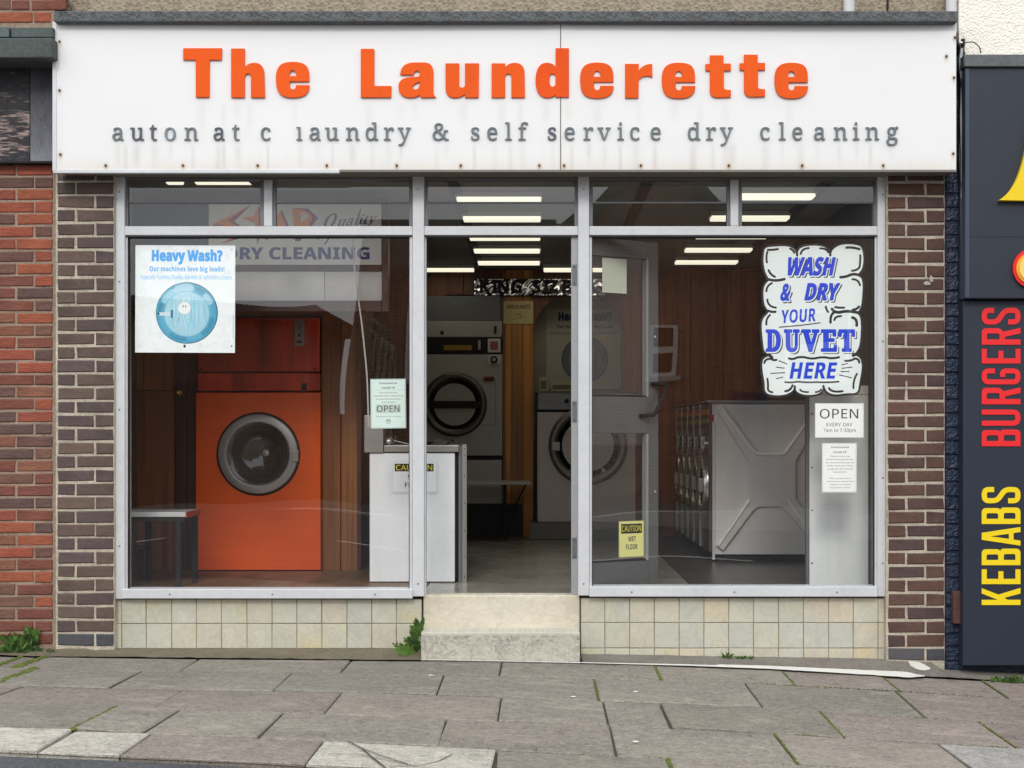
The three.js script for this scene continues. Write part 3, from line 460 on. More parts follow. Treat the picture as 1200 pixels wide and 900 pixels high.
// ---------------------------------------------------------------- aluminium shopfront with its panes
const front = thing('shopfront_frame', 'silver aluminium shopfront frame with large windows and an open doorway', 'shopfront');
{
  const b = (n, a, c, t, u, z0, z1, m = ALU, r = 0.003) => part(front, n, box(X(a, z1), X(c, z1), Y(u, z1), Y(t, z1), z0, z1, r), m);
  // uprights
  b('jamb', 133.5, 146, 207, 702, -0.06, 0.03); b('jamb', 1028.5, 1040.5, 206, 699, -0.06, 0.03);
  b('mullion', 483.5, 497, 206, 699, -0.07, 0.035); b('mullion', 677.5, 690.5, 206, 698, -0.07, 0.035);
  // horizontal members butt between the uprights
  for (const [a, c] of [[146.1, 483.4], [497.1, 677.4], [690.6, 1028.4]]) { b('transom_bar', a, c, 265, 275.5, -0.055, 0.028); b('head', a, c, 206.4, 210.5, -0.055, 0.02, ALU_DARK); part(front, 'bead', box(X(a, 0), X(c, 0), Y(277.6, 0), Y(275.8, 0), -0.04, 0.008), ALU_DARK); }
  b('sill', 142.5, 483.4, 690.5, 701.5, -0.07, 0.05); b('sill', 690.6, 1028.4, 687.5, 699.3, -0.07, 0.05);
  b('short_mullion', 309, 319, 210.6, 264.9, -0.05, 0.02); b('short_mullion', 856, 865.5, 210.6, 264.9, -0.05, 0.02);
  // inner glazing channels and beads
  for (const [a, c] of [[146.1, 149.5], [480, 483.4], [690.6, 693.6], [1025, 1028.4]]) b('glazing_bead', a, c, 277.7, a < 500 ? 690.4 : 687.4, -0.045, 0.006, ALU, 0.001);
  for (const [a, c] of [[146.1, 308.9], [319.1, 483.4], [497.1, 677.4], [690.6, 855.9], [865.6, 1028.4]]) {
    b('louvre_channel', a, a + 4, 210.6, 264.9, -0.045, 0.004, ALU_DARK, 0.001); b('louvre_channel', c - 4, c, 210.6, 264.9, -0.045, 0.004, ALU_DARK, 0.001);
    const pane = (t, u, z, nm) => { const w = X(c - 4.1, z) - X(a + 4.1, z), h = Y(t, z) - Y(u, z), g = new THREE.PlaneGeometry(w, h, 6, 4); g.translate((X(a + 4.1, z) + X(c - 4.1, z)) / 2, (Y(t, z) + Y(u, z)) / 2, z); part(front, nm, g, GLASS); };
    pane(211, 236.4, -0.012, 'louvre_pane'); pane(238, 264.8, -0.012, 'louvre_pane');
    part(front, 'louvre_rail', box(X(a + 4.1, 0), X(c - 4.1, 0), Y(238.2, 0), Y(236.3, 0), -0.025, -0.004), ALU_DARK);
  }
  const big = (a, c, t, u) => { const z = -0.02, x0 = X(a, z), x1 = X(c, z), y0 = Y(u, z), y1 = Y(t, z), g = new THREE.PlaneGeometry(x1 - x0, y1 - y0, 40, 40), p = g.attributes.position;   // float glass is never quite flat
    for (let i = 0; i < p.count; i++) { const u_ = p.getX(i) / (x1 - x0) * 2, v_ = p.getY(i) / (y1 - y0) * 2; p.setZ(i, 0.004 * (1 - u_ * u_) * (1 - v_ * v_) + 0.0006 * Math.sin(u_ * 5 + v_ * 3) * (1 - u_ * u_) * (1 - v_ * v_)); }
    g.computeVertexNormals(); g.translate((x0 + x1) / 2, (y0 + y1) / 2, z); part(front, 'window_pane', g, GLASS); };
  big(149.4, 480.1, 277.6, 690.3); big(693.5, 1025.1, 277.6, 687.3);
  for (const [a, c, t, u] of [[149.5, 480, 277.7, 690.4], [693.6, 1025, 277.7, 687.4]]) { b('gasket', a, a + 0.9, t, u, -0.03, 0.0035, RUBBER, 0); b('gasket', c - 0.9, c, t, u, -0.03, 0.0035, RUBBER, 0); b('gasket', a + 0.95, c - 0.95, u - 0.9, u, -0.03, 0.0035, RUBBER, 0); b('gasket', a + 0.95, c - 0.95, t, t + 0.9, -0.03, 0.0035, RUBBER, 0); }
  for (const [x, y] of [[140, 225], [140, 330], [140, 480], [140, 640], [1034.5, 228], [1034.5, 400], [1034.5, 560], [1034.5, 660], [490, 222], [490, 684], [684, 222], [684, 684], [200, 696], [320, 696], [440, 696], [740, 693.5], [860, 693.5], [980, 693.5]]) part(front, 'screw', cyl(0.0045, 0.004, X(x, 0.03), Y(y, 0.03), x === 490 || x === 684 ? 0.036 : y > 690 ? 0.051 : 0.031, 'z', 10), ALU_DARK);
  // door frame: inner jambs, hinges
  b('door_jamb', 669.5, 677.3, 277.7, 697, -0.06, 0.0, mat(lin(168, 170, 172), { map: T.brushed, roughness: 0.45, metalness: 0.35 }), 0.001);
  b('door_jamb', 497.2, 499.2, 277.7, 697, -0.06, 0.0, ALU, 0.001);
  for (const y of [310, 470, 630]) { b('hinge_plate', 670.5, 676, y, y + 25, -0.02, 0.0022, ALU_DARK, 0.001); for (const k of [3, 22]) part(front, 'screw', cyl(0.0035, 0.004, X(673, 0), Y(y + k, 0), 0.004, 'z', 8), BLACK); }
}
// the tiled stall riser, tile by tile
{
  const TM = [[220, 219, 202], [218, 217, 203], [221, 217, 200], [216, 215, 199], [223, 216, 199], [213, 214, 201], [220, 213, 196]].map((c) => mat(lin(...c).multiplyScalar(0.84), { map: T.tile, roughness: 0.3, bumpMap: T.tile, bumpScale: 0.004 }));
  const GROUT = mat(lin(150, 142, 126), { map: T.mortar, roughness: 1 });
  const riser = (name, label, cols, rows_, zf) => {
    const t = thing(name, label, 'tiled riser');
    part(t, 'grout', box(X(cols[0], zf), X(cols[cols.length - 1], zf), -0.12, Y(rows_[0], zf), -0.25, zf - 0.003), GROUT);
    for (let i = 0; i + 1 < cols.length; i++) for (let k = 0; k + 1 < rows_.length; k++) {
      const w = X(cols[i + 1] - 0.4, zf) - X(cols[i] + 0.4, zf), h = Y(rows_[k] + 0.4, zf) - Y(rows_[k + 1] - 0.4, zf);
      part(t, 'tile', faceSlab(w, h, 0.012, 0.0025, 0.0009), pick(TM), { pos: [(X(cols[i], zf) + X(cols[i + 1], zf)) / 2, (Y(rows_[k], zf) + Y(rows_[k + 1], zf)) / 2, zf + rr(-0.0008, 0.0012)] });
    }
  };
  riser('tiled_riser', 'cream tiled riser below the window with the orange machine', [134, 142.4, 171.2, 201, 230.2, 259.4, 289.3, 318.7, 347.8, 377, 406.6, 435.6, 464.6, 494.6], [702, 730.8, 760.2], 0.0);
  riser('tiled_riser', 'cream tiled riser below the window with the duvet sign, three tile rows', [680.4, 708.8, 737.8, 766.8, 796, 825, 854, 883, 912.4, 941.6, 971, 1000, 1029.2, 1040.6], [700.5, 729.8, 759.6, 774], 0.0);
  // two steps
  const s = thing('entrance_steps', 'two worn pale concrete steps up to the open doorway', 'steps');
  const stepMap = dtex(1024, 256, (u, v) => { const a = fbm(u, v, 6, 4, 4), b = fbm(u, v, 60, 20, 3), c = vn(u * 500, v * 130, 500, 130), top = Math.max(0, v - 0.55) * 2.0, d = fbm(u, v, 30, 5, 3); const e = 0.6 * fbm(u, v, 70, 22, 4) + 0.4 * fbm(u, v, 12, 4, 3), m = 0.75 * Math.max(0, e - 0.40) * (0.5 + a) * (0.35 + 0.9 * Math.min(1, Math.max(0, v - 0.15) * 1.4)) * (v > 0.93 ? 0.1 : 1); let k = 0.80 + 0.14 * a + 0.20 * (b - 0.5) + 0.14 * (c - 0.5) - 1.5 * m - 0.35 * top * Math.max(0, d - 0.4) * (v > 0.93 ? 0 : 1) - 0.6 * Math.max(0, 0.07 - v) * 6 * d; return [k, k * 0.985, k * 0.94]; });
  stepMap.wrapS = stepMap.wrapT = THREE.ClampToEdgeWrapping;
  const upMap = dtex(1024, 256, (u, v) => { const a = fbm(u, v, 5, 3, 5), b = fbm(u, v, 40, 14, 3), e = Math.pow(Math.abs(u - 0.5) * 2, 3), k = 0.80 + 0.20 * a + 0.22 * (b - 0.5) - 0.10 * e - 0.25 * Math.max(0, fbm(u, v, 14, 5, 4) - 0.55) - (vn(u * 300, v * 80, 300, 80) > 0.975 ? 0.12 : 0) - 0.12 * Math.max(0, 0.12 - v) * 8, y = 0.10 * Math.max(0, fbm(u, v, 4, 3, 4) - 0.45) + 0.04 * e; return [k, k - y * 0.6, k - y * 1.7]; });
  upMap.wrapS = upMap.wrapT = THREE.ClampToEdgeWrapping;
  const block = (nm, x0, x1, y0, y1, z0, z1, r, map) => { const g = new RoundedBoxGeometry(x1 - x0, y1 - y0, z1 - z0, 3, r), p = g.attributes.position, uv = g.attributes.uv;
    for (let i = 0; i < p.count; i++) { const a = p.getX(i) / (x1 - x0) + 0.5, c = p.getY(i) / (y1 - y0) + 0.5; uv.setXY(i, a, c); }
    g.translate((x0 + x1) / 2, (y0 + y1) / 2, (z0 + z1) / 2); part(s, nm, g, map); };
  block('step', X(493.3, 0.2), X(679.7, 0.2), -0.06, Y(741, 0.2), -0.2, 0.2, 0.008, mat(lin(206, 203, 193), { map: stepMap, bumpMap: T.stone, bumpScale: 0.006, roughness: 0.95 }));
  block('threshold', X(496, 0.015), X(679.3, 0.015), Y(739.5, 0.01), Y(697.5, 0.015), -0.1, 0.015, 0.008, mat(lin(216, 209, 192), { map: upMap, bumpMap: T.stone, bumpScale: 0.0015, roughness: 0.7 }));
}

// ---------------------------------------------------------------- the takeaway next door
{
  const NAVY = mat(lin(31, 40, 56), { map: T.grime, roughness: 0.5 });
  const roughcast = dtex(512, 512, (u, v) => { const a = fbm(u, v, 50, 50, 2), b = fbm(u, v, 9, 9, 3); return 0.2 + 0.6 * a + 0.4 * b; }, 0.35);
  const CREAM = mat(lin(246, 241, 228), { bumpMap: roughcast, bumpScale: 0.009, roughness: 0.95 });
  part(thing('roughcast_wall', 'cream roughcast wall above the navy takeaway front', 'wall'), 'roughcast', box(X(1124, 0.05), X(1500, 0.05), Y(66, 0.05), 6.4, -0.3, 0.05), CREAM);
  const pil = thing('painted_pilaster', 'rough navy painted brick pilaster between brown pier and takeaway boards', 'pilaster');
  const NB = mat(lin(34, 44, 68), { map: T.grime, bumpMap: T.rough, bumpScale: 0.012, roughness: 0.45 });
  const x0 = X(1107.5, 0.05), x1 = X(1500, 0.05);
  part(pil, 'masonry', box(x0, x1, -0.3, Y(66.5, 0.05), -0.3, 0.045), NB);
  for (let py = 212, k = 0; py < 778; py += 16.1, k++) { const w = k % 2 ? 0.112 : 0.105; part(pil, 'painted_brick', faceSlab(w, 0.066, 0.03, 0.008, 0.004), NB, { pos: [x0 + w / 2 + 0.001, Y(py + 8, 0.05), 0.052 + rr(0, 0.006)] }); }
  const up = thing('takeaway_fascia', 'navy takeaway sign board with a cut off yellow letter', 'shop sign');
  part(up, 'board', box(X(1131.5, 0.2), X(1500, 0.2), Y(350, 0.2), Y(79, 0.2), 0.06, 0.2, 0.006), NAVY);
  part(up, 'edge_strip', box(X(1131, 0.2), X(1136, 0.2), Y(349, 0.2), Y(80, 0.2), 0.1, 0.2035, 0.002), mat(lin(58, 68, 86), { roughness: 0.4 }));
  part(up, 'seam', box(X(1137, 0.2), X(1500, 0.2), Y(277.6, 0.2), Y(277, 0.2), 0.15, 0.2012), mat(lin(34, 40, 52)));
  const S = (d, depth, z, m, nm, holes = []) => { const s = new THREE.Shape(); d.forEach((k, i) => { const a = []; for (let q = 0; q < k.length; q += 2) a.push(X(k[q], z), Y(k[q + 1], z)); i ? (a.length === 2 ? s.lineTo(...a) : s.bezierCurveTo(...a)) : s.moveTo(...a); }); for (const h of holes) s.holes.push(h); const g = new THREE.ExtrudeGeometry(s, { depth, bevelEnabled: true, bevelSize: 0.002, bevelThickness: 0.002, bevelSegments: 1, curveSegments: 16 }); g.translate(0, 0, z - depth); part(up, nm, boxUV(g), m); };
  S([[1171.5, 234.5], [1188, 226, 1197, 205, 1205, 165], [1212, 130, 1216, 110, 1222, 95], [1240, 95], [1268, 180, 1280, 215, 1300, 235], [1236, 235], [1232, 215], [1214, 215], [1210, 235]], 0.03, 0.235, mat(lin(236, 204, 8), { roughness: 0.4 }), 'letter');
  const disc = (r, z, m, nm) => part(up, nm, cyl(r, 0.012, X(1210, z), Y(314.5, z), z, 'z', 48), m);
  disc(0.105, 0.212, mat(lin(226, 30, 34), { roughness: 0.4 }), 'badge'); disc(0.086, 0.2195, mat(lin(240, 168, 40), { roughness: 0.4 }), 'badge_ring'); disc(0.07, 0.2265, mat(lin(240, 208, 110), { roughness: 0.4 }), 'badge_centre');
  const lo = thing('menu_board', 'tall navy board reading BURGERS in red and KEBABS in yellow', 'sign board');
  const zb = 0.15;
  part(lo, 'board', box(X(1128.5, zb), X(1500, zb), Y(780, zb), Y(352, zb), 0.06, zb, 0.004), NAVY);
  // condensed letters: u runs up the board, v points to the left
  const RED = mat(lin(232, 30, 36), { roughness: 0.45 }), YEL = mat(lin(238, 208, 12), { roughness: 0.45 });
  const cap = 45.4, bw = 0.43, t = 0.135;
  const rrect = (P, x, y, w, h, r) => { const [a, b, c, d] = Array.isArray(r) ? r : [r, r, r, r]; P.moveTo(x + a, y); P.lineTo(x + w - b, y); if (b) P.quadraticCurveTo(x + w, y, x + w, y + b); P.lineTo(x + w, y + h - c); if (c) P.quadraticCurveTo(x + w, y + h, x + w - c, y + h); P.lineTo(x + d, y + h); if (d) P.quadraticCurveTo(x, y + h, x, y + h - d); P.lineTo(x, y + a); if (a) P.quadraticCurveTo(x, y, x + a, y); return P; };
  const poly = (...p) => { const s = new THREE.Shape(); p.forEach(([a, b], i) => i ? s.lineTo(a, b) : s.moveTo(a, b)); return s; };
  const stroke = (pts, w, r) => { // a bent bar of even width with rounded corners
    const q = []; pts.forEach((p, i) => { if (!i || i === pts.length - 1) { q.push(p); return; } const a = pts[i - 1], c = pts[i + 1], da = Math.hypot(a[0] - p[0], a[1] - p[1]), dc = Math.hypot(c[0] - p[0], c[1] - p[1]), k = Math.min(r, da / 2, dc / 2), A = [p[0] + (a[0] - p[0]) / da * k, p[1] + (a[1] - p[1]) / da * k], C = [p[0] + (c[0] - p[0]) / dc * k, p[1] + (c[1] - p[1]) / dc * k]; for (let s = 0; s <= 5; s++) { const u = s / 5; q.push([A[0] * (1 - u) ** 2 + 2 * p[0] * u * (1 - u) + C[0] * u * u, A[1] * (1 - u) ** 2 + 2 * p[1] * u * (1 - u) + C[1] * u * u]); } });
    const l = [], rt = []; q.forEach((p, i) => { const a = q[Math.max(0, i - 1)], c = q[Math.min(q.length - 1, i + 1)], dx = c[0] - a[0], dy = c[1] - a[1], n = Math.hypot(dx, dy) || 1; l.push([p[0] - dy / n * w / 2, p[1] + dx / n * w / 2]); rt.unshift([p[0] + dy / n * w / 2, p[1] - dx / n * w / 2]); });
    return poly(...l, ...rt); };
  const h2 = t / 2;
  const GL = {
    B: () => { const s = new THREE.Shape(); s.moveTo(0, 0); s.lineTo(0.3, 0); s.quadraticCurveTo(bw, 0, bw, 0.12); s.lineTo(bw, 0.42); s.quadraticCurveTo(bw, 0.5, 0.37, 0.52); s.quadraticCurveTo(0.415, 0.55, 0.415, 0.62); s.lineTo(0.415, 0.88); s.quadraticCurveTo(0.415, 1, 0.29, 1); s.lineTo(0, 1); s.closePath(); s.holes.push(rrect(new THREE.Path(), t, 0.13, 0.155, 0.30, [0, 0.05, 0.05, 0]), rrect(new THREE.Path(), t, 0.575, 0.145, 0.30, [0, 0.05, 0.05, 0])); return s; },
    R: () => { const s = new THREE.Shape(); s.moveTo(0, 0); s.lineTo(t, 0); s.lineTo(t, 0.4); s.lineTo(0.2, 0.4); s.lineTo(0.29, 0); s.lineTo(bw, 0); s.lineTo(0.33, 0.45); s.quadraticCurveTo(0.42, 0.5, 0.42, 0.6); s.lineTo(0.42, 0.87); s.quadraticCurveTo(0.42, 1, 0.29, 1); s.lineTo(0, 1); s.closePath(); s.holes.push(rrect(new THREE.Path(), t, 0.54, 0.15, 0.33, [0, 0.05, 0.05, 0])); return s; },
    U: () => stroke([[h2, 1], [h2, h2], [bw - h2, h2], [bw - h2, 1]], t, 0.13),
    G: () => stroke([[bw - h2, 0.66], [bw - h2, 1 - h2], [h2, 1 - h2], [h2, h2], [bw - h2, h2], [bw - h2, 0.46], [0.2, 0.46]], t, 0.12),
    S: () => stroke([[bw - h2, 0.68], [bw - h2, 1 - h2], [h2, 1 - h2], [h2, 0.6], [bw - h2, 0.4], [bw - h2, h2], [h2, h2], [h2, 0.32]], t, 0.12),
    E: () => poly([0, 0], [0.38, 0], [0.38, 0.13], [t, 0.13], [t, 0.44], [0.33, 0.44], [0.33, 0.57], [t, 0.57], [t, 0.87], [0.38, 0.87], [0.38, 1], [0, 1]),
    K: () => poly([0, 0], [t, 0], [t, 0.32], [0.185, 0.42], [0.3, 0], [0.445, 0], [0.27, 0.57], [0.44, 1], [0.3, 1], [t, 0.58], [t, 1], [0, 1]),
    A: () => { const s = poly([0, 0], [0.13, 0], [0.155, 0.18], [0.325, 0.18], [0.35, 0], [0.48, 0], [0.33, 1], [0.15, 1]); s.holes.push(rrect(new THREE.Path(), 0.172, 0.3, 0.136, 0.02, 0)); s.holes.pop(); const h = new THREE.Path(); h.moveTo(0.175, 0.3); h.lineTo(0.305, 0.3); h.lineTo(0.24, 0.78); h.closePath(); s.holes.push(h); return s; },
  };
  const sp = (D - zb) / F;
  const word = (list, m) => { for (const [ch, yB, yT] of list) { const s = GL[ch](), g = new THREE.ExtrudeGeometry(s, { depth: 0.003, bevelEnabled: false, curveSegments: 6 }), wd = ch === 'A' ? 0.48 : ch === 'E' ? 0.38 : ch === 'K' ? 0.445 : bw; g.scale((yB - yT) / wd * sp, cap * sp, 1); g.rotateZ(Math.PI / 2); g.translate(X(1195.6, zb), Y(yB, zb), zb + 0.0012); part(lo, 'letter', boxUV(g), m); } };
  const q = (o) => ([c, b, a]) => [c, o + b / 4.5, o + a / 4.5];
  word([['B', 778, 690], ['U', 670, 585], ['R', 557, 468], ['G', 452, 368], ['E', 342, 265], ['R', 243, 154], ['S', 137, 48]].map(q(350)), RED);
  word([['K', 760, 670], ['E', 650, 572], ['B', 550, 463], ['A', 447, 349], ['B', 333, 246], ['S', 224, 138]].map(q(540)), YEL);
  solo('lead_flashing', 'grey lead flashing between cream roughcast and navy sign board', 'flashing', box(X(1130, 0.22), X(1500, 0.22), Y(78, 0.22), Y(63.5, 0.22), 0.05, 0.22, 0.006), mat(lin(112, 116, 118), { map: T.stone, roughness: 0.7 }));
  solo('metal_plate', 'small rusty brown box low on the navy pilaster', 'metal plate', box(X(1117.5, 0.1), X(1129, 0.1), Y(731, 0.1), Y(693, 0.1), 0.05, 0.1, 0.004), mat(lin(98, 66, 58), { map: T.rough, roughness: 0.7 }));
  const CAB = mat(lin(60, 60, 64), { roughness: 0.5 }), CABL = mat(lin(176, 176, 180), { roughness: 0.5 });
  const cb = thing('cable_bundle', 'bundle of grey and black cables running down beside the sign', 'cable');
  const z = 0.12, run = (pts, r, m) => part(cb, 'cable', tube(pts.map(([a, b]) => [X(a, z), Y(b, z), z + rr(-0.01, 0.02)]), r, 60, 6), m);
  run([[1126, 58], [1124, 75], [1127, 100], [1126, 140], [1127, 190], [1127, 250]], 0.008, CABL); run([[1123, 52], [1128, 66], [1126, 90], [1128, 130], [1125, 180], [1127, 225]], 0.006, CAB);
  run([[1122, 45], [1125, 60], [1129, 85], [1126, 115], [1127, 160], [1126, 240], [1127, 320]], 0.006, CAB); run([[1124, 55], [1130, 50], [1140, 50], [1147, 55], [1150, 62]], 0.003, CAB); run([[1126, 48], [1130, 46], [1128, 58], [1124, 64]], 0.007, CAB); run([[1129, 52], [1124, 55], [1130, 62], [1126, 70]], 0.007, BLACK);
  solo('cable_clip', 'small dark wedge shaped bracket where the cables start beside the sign end', 'bracket', box(X(1122, 0.1), X(1131, 0.1), Y(62, 0.1), Y(50, 0.1), 0.04, 0.1, 0.01), BLACK);
}

// ---------------------------------------------------------------- inside: partition, dry cleaning machine
const WOODS = [[112, 66, 32], [96, 54, 28], [122, 76, 36], [84, 46, 26], [122, 68, 32], [158, 104, 44]].map((c) => mat(lin(...c).multiplyScalar(1.95), { map: T.wood, bumpMap: T.wood, bumpScale: 0.0015, roughness: 0.42 }));
const DARKWOOD = mat(lin(70, 36, 26).multiplyScalar(1.4), { map: T.wood, roughness: 0.4 });
{
  const z = -1.46, w = thing('wood_partition', 'brown wood panelled partition around the orange machine with a door', 'partition');
  const pnl = (a, c, t, u, m, nm = 'panel', zf = z) => part(w, nm, box(X(a, zf), X(c, zf), Y(u, zf), Y(t, zf), zf - 0.05, zf, 0.003), m);
  pnl(110, 204.5, 458, 688, WOODS[1]); pnl(110, 167, 250, 457, WOODS[2]); pnl(168, 204.5, 250, 457, WOODS[0]);
  pnl(205.5, 218, 250, 688, DARKWOOD, 'door_frame', z + 0.02); pnl(219, 229.5, 250, 688, DARKWOOD, 'door_frame', z + 0.012);
  pnl(230, 376, 250, 371, WOODS[2]); pnl(230, 376, 371.4, 672, BLACK, 'recess', z - 0.05);
  pnl(376.5, 399, 250, 672, WOODS[0]); pnl(399.8, 419, 250, 672, WOODS[2]);
  pnl(230, 421, 672.5, 689, mat(lin(96, 66, 44), { map: sized(T.wood, 2.4, 0.6), bumpMap: T.rough, bumpScale: 0.006, roughness: 0.8 }), 'kick_board', z + 0.03);
  part(w, 'end_post', box(X(419, z), X(424, z), FLOOR, CEIL, z - 0.06, z + 0.03, 0.003), DARKWOOD);
  part(w, 'side_panel', box(X(419, z), X(423, z), FLOOR, CEIL, -2.1, z - 0.061), DARKWOOD);
  part(w, 'door_knob', ring([[0, 0.045], [0.016, 0.04], [0.021, 0.028], [0.014, 0.012], [0.01, 0], [0.02, -0.002]], 20), mat(lin(190, 150, 70), { metalness: 0.9, roughness: 0.3 }), { pos: [X(210.5, z), Y(460, z), z + 0.025] });
}
{
  const z = -1.40, m = thing('dry_cleaning_machine', 'tall orange dry cleaning machine with chrome porthole behind the window', 'dry cleaner');
  const orgMap = dtex(512, 512, (u, v) => { const a = fbm(u, v, 3, 3, 4), s = fbm(u, v, 6, 80, 2), b = fbm(u, v, 90, 90, 2); return 0.80 + 0.22 * a + 0.10 * (s - 0.5) + 0.05 * (b - 0.5) - (vn(u * 70, v * 70, 70, 70) > 0.985 ? 0.25 : 0); }, 1.1);
  const O = mat(lin(238, 92, 16), { map: orgMap, roughness: 0.3 }), O2 = mat(lin(206, 62, 34), { map: sized(T.wood, 2.4, 1.1), roughness: 0.3 });
  const b = (nm, a, c, t, u, z0, z1, mt, r = 0.008) => part(m, nm, box(X(a, z1), X(c, z1), Y(u, z1), Y(t, z1), z0, z1, r), mt);
  const hx = X(303, z), hy = Y(532, z), sc = (D - z) / F;
  // front panel with a round cut for the porthole
  const sh = new THREE.Shape(); sh.moveTo(X(229.5, z), Y(668, z)); sh.lineTo(X(376, z), Y(668, z)); sh.lineTo(X(375.5, z), Y(460, z)); sh.lineTo(X(229.5, z), Y(460, z)); sh.closePath();
  const ho = new THREE.Path(); ho.absarc(hx, hy, 42 * sc, 0, Math.PI * 2); sh.holes.push(ho);
  const fg = new THREE.ExtrudeGeometry(sh, { depth: 0.03, bevelEnabled: true, bevelSize: 0.004, bevelThickness: 0.004, bevelOffset: -0.004, bevelSegments: 2, curveSegments: 48 }); fg.translate(0, 0, z - 0.03);
  part(m, 'front_panel', boxUV(fg), O);
  b('upper_panel', 231.5, 374.5, 372, 435.3, z - 0.03, z, O2); b('lint_flap', 231, 375, 437, 458, z - 0.03, z + 0.001, O2);
  part(m, 'plinth', box(X(232, z), X(374, z), FLOOR, Y(669, z), z - 0.4, z - 0.03), BLACK);
  b('lock_plate', 345, 356.5, 374.5, 405.5, z, z + 0.004, STEEL, 0.002);
  const lk = (g) => part(m, 'lock', g, BLACK); lk(cyl(0.009, 0.008, X(351, z), Y(393, z), z + 0.006, 'z', 14)); lk(box(X(350.4, z), X(351.6, z), Y(386, z), Y(381, z), z + 0.004, z + 0.006)); lk(box(X(348, z), X(354, z), Y(402, z), Y(399.5, z), z + 0.004, z + 0.006));
  b('latch', 353.5, 359.5, 449, 457, z, z + 0.012, BLACK, 0.003);
  for (const [x, y] of [[236, 432.5], [369.5, 432.5], [234, 378]]) part(m, 'screw', cyl(0.007, 0.006, X(x, z), Y(y, z), z + 0.003, 'z', 10), BLACK);
  const P = { pos: [hx, hy, z] };
  part(m, 'gasket', ring([[41 * sc, -0.03], [49 * sc, -0.002], [49 * sc, 0.008], [47.2 * sc, 0.014], [46 * sc, 0.010]], 64), BLACK, P);
  const dr = part(m, 'porthole_ring', ring([[47 * sc, 0.004], [46.5 * sc, 0.020], [45.5 * sc, 0.026], [38.5 * sc, 0.034], [37 * sc, 0.030], [35 * sc, 0.0]], 72), mat(lin(176, 174, 170), { metalness: 0.35, roughness: 0.3, map: T.brushed }), P);
  part(dr, 'latch', box(39.5 * sc, 47.6 * sc, -0.05, 0.028, 0.002, 0.037, 0.006), mat(lin(160, 158, 154), { metalness: 0.4, roughness: 0.35 }));
  part(m, 'drum', ring([[37 * sc, 0.0], [35 * sc, -0.01], [33 * sc, -0.2], [24 * sc, -0.34], [2, -0.35]].map(([r, h]) => [Math.min(r, 0.2), h]), 48), mat(lin(96, 88, 80), { metalness: 0.4, roughness: 0.4 }), P);
  part(m, 'porthole_glass', ring([[36.4 * sc, 0.014], [30 * sc, 0.004], [23 * sc, -0.05], [20 * sc, -0.075], [0.0001, -0.085]], 64), new THREE.MeshPhysicalMaterial({ color: lin(150, 140, 130), transmission: 0.75, thickness: 0, roughness: 0.04, ior: 1.6 }), P);
  part(m, 'inner_ring', ring([[22 * sc, -0.1], [20.5 * sc, -0.088], [18 * sc, -0.09], [16, -0.1]].map(([r, h]) => [Math.min(r, 0.13), h]), 48), mat(lin(190, 180, 166), { metalness: 0.3, roughness: 0.4 }), { pos: [hx + 0.02, hy, z] });
  part(m, 'hub', ring([[0.0001, 0.02], [0.008, 0.02], [0.013, 0.012], [0.024, 0.008], [0.03, -0.002], [0.06, -0.02], [0.062, -0.06]], 32), mat(lin(210, 204, 194), { metalness: 0.3, roughness: 0.35 }), { pos: [hx + 0.034, hy + 0.006, z - 0.09] });
}
{ // bench and bin by the left wall of the window
  const z1 = -0.36, z0 = -0.70, t = thing('bench', 'low bench with pale worn top and black legs beside the orange machine', 'bench');
  part(t, 'top', box(-2.5, X(217.5, z1), Y(606, z1), Y(600.2, z1), z0, z1, 0.004), mat(lin(206, 206, 204), { map: T.grime, roughness: 0.25 }));
  part(t, 'end_reflection', box(X(217.5, z1), X(217.5, z1) + 0.006, Y(607, z1), Y(600, z1), z0, z1), mat(lin(160, 60, 36), { roughness: 0.5 }));  // orange reflection painted onto the bench end as a coloured strip
  part(t, 'rail', box(-2.49, X(216, z1), Y(611, z1), Y(606.2, z1), z1 - 0.04, z1 - 0.01), BLACK);
  for (const [px, z] of [[209, z1 - 0.03], [228.5, z0 + 0.03], [174, z0 + 0.03], [153, z1 - 0.03]]) part(t, 'leg', box(X(px, z) - 0.016, X(px, z) + 0.016, FLOOR, Y(606.2, z1), z - 0.016, z + 0.016, 0.003), BLACK);
  const bn = thing('waste_bin', 'dark low box standing under the bench', 'bin');
  part(bn, 'body', box(-2.5, -2.3, FLOOR, FLOOR + 0.2, -0.66, -0.45, 0.01), BLACK); part(bn, 'rim', box(-2.505, -2.295, FLOOR + 0.2, FLOOR + 0.22, -0.665, -0.445, 0.006), RUBBER);
}
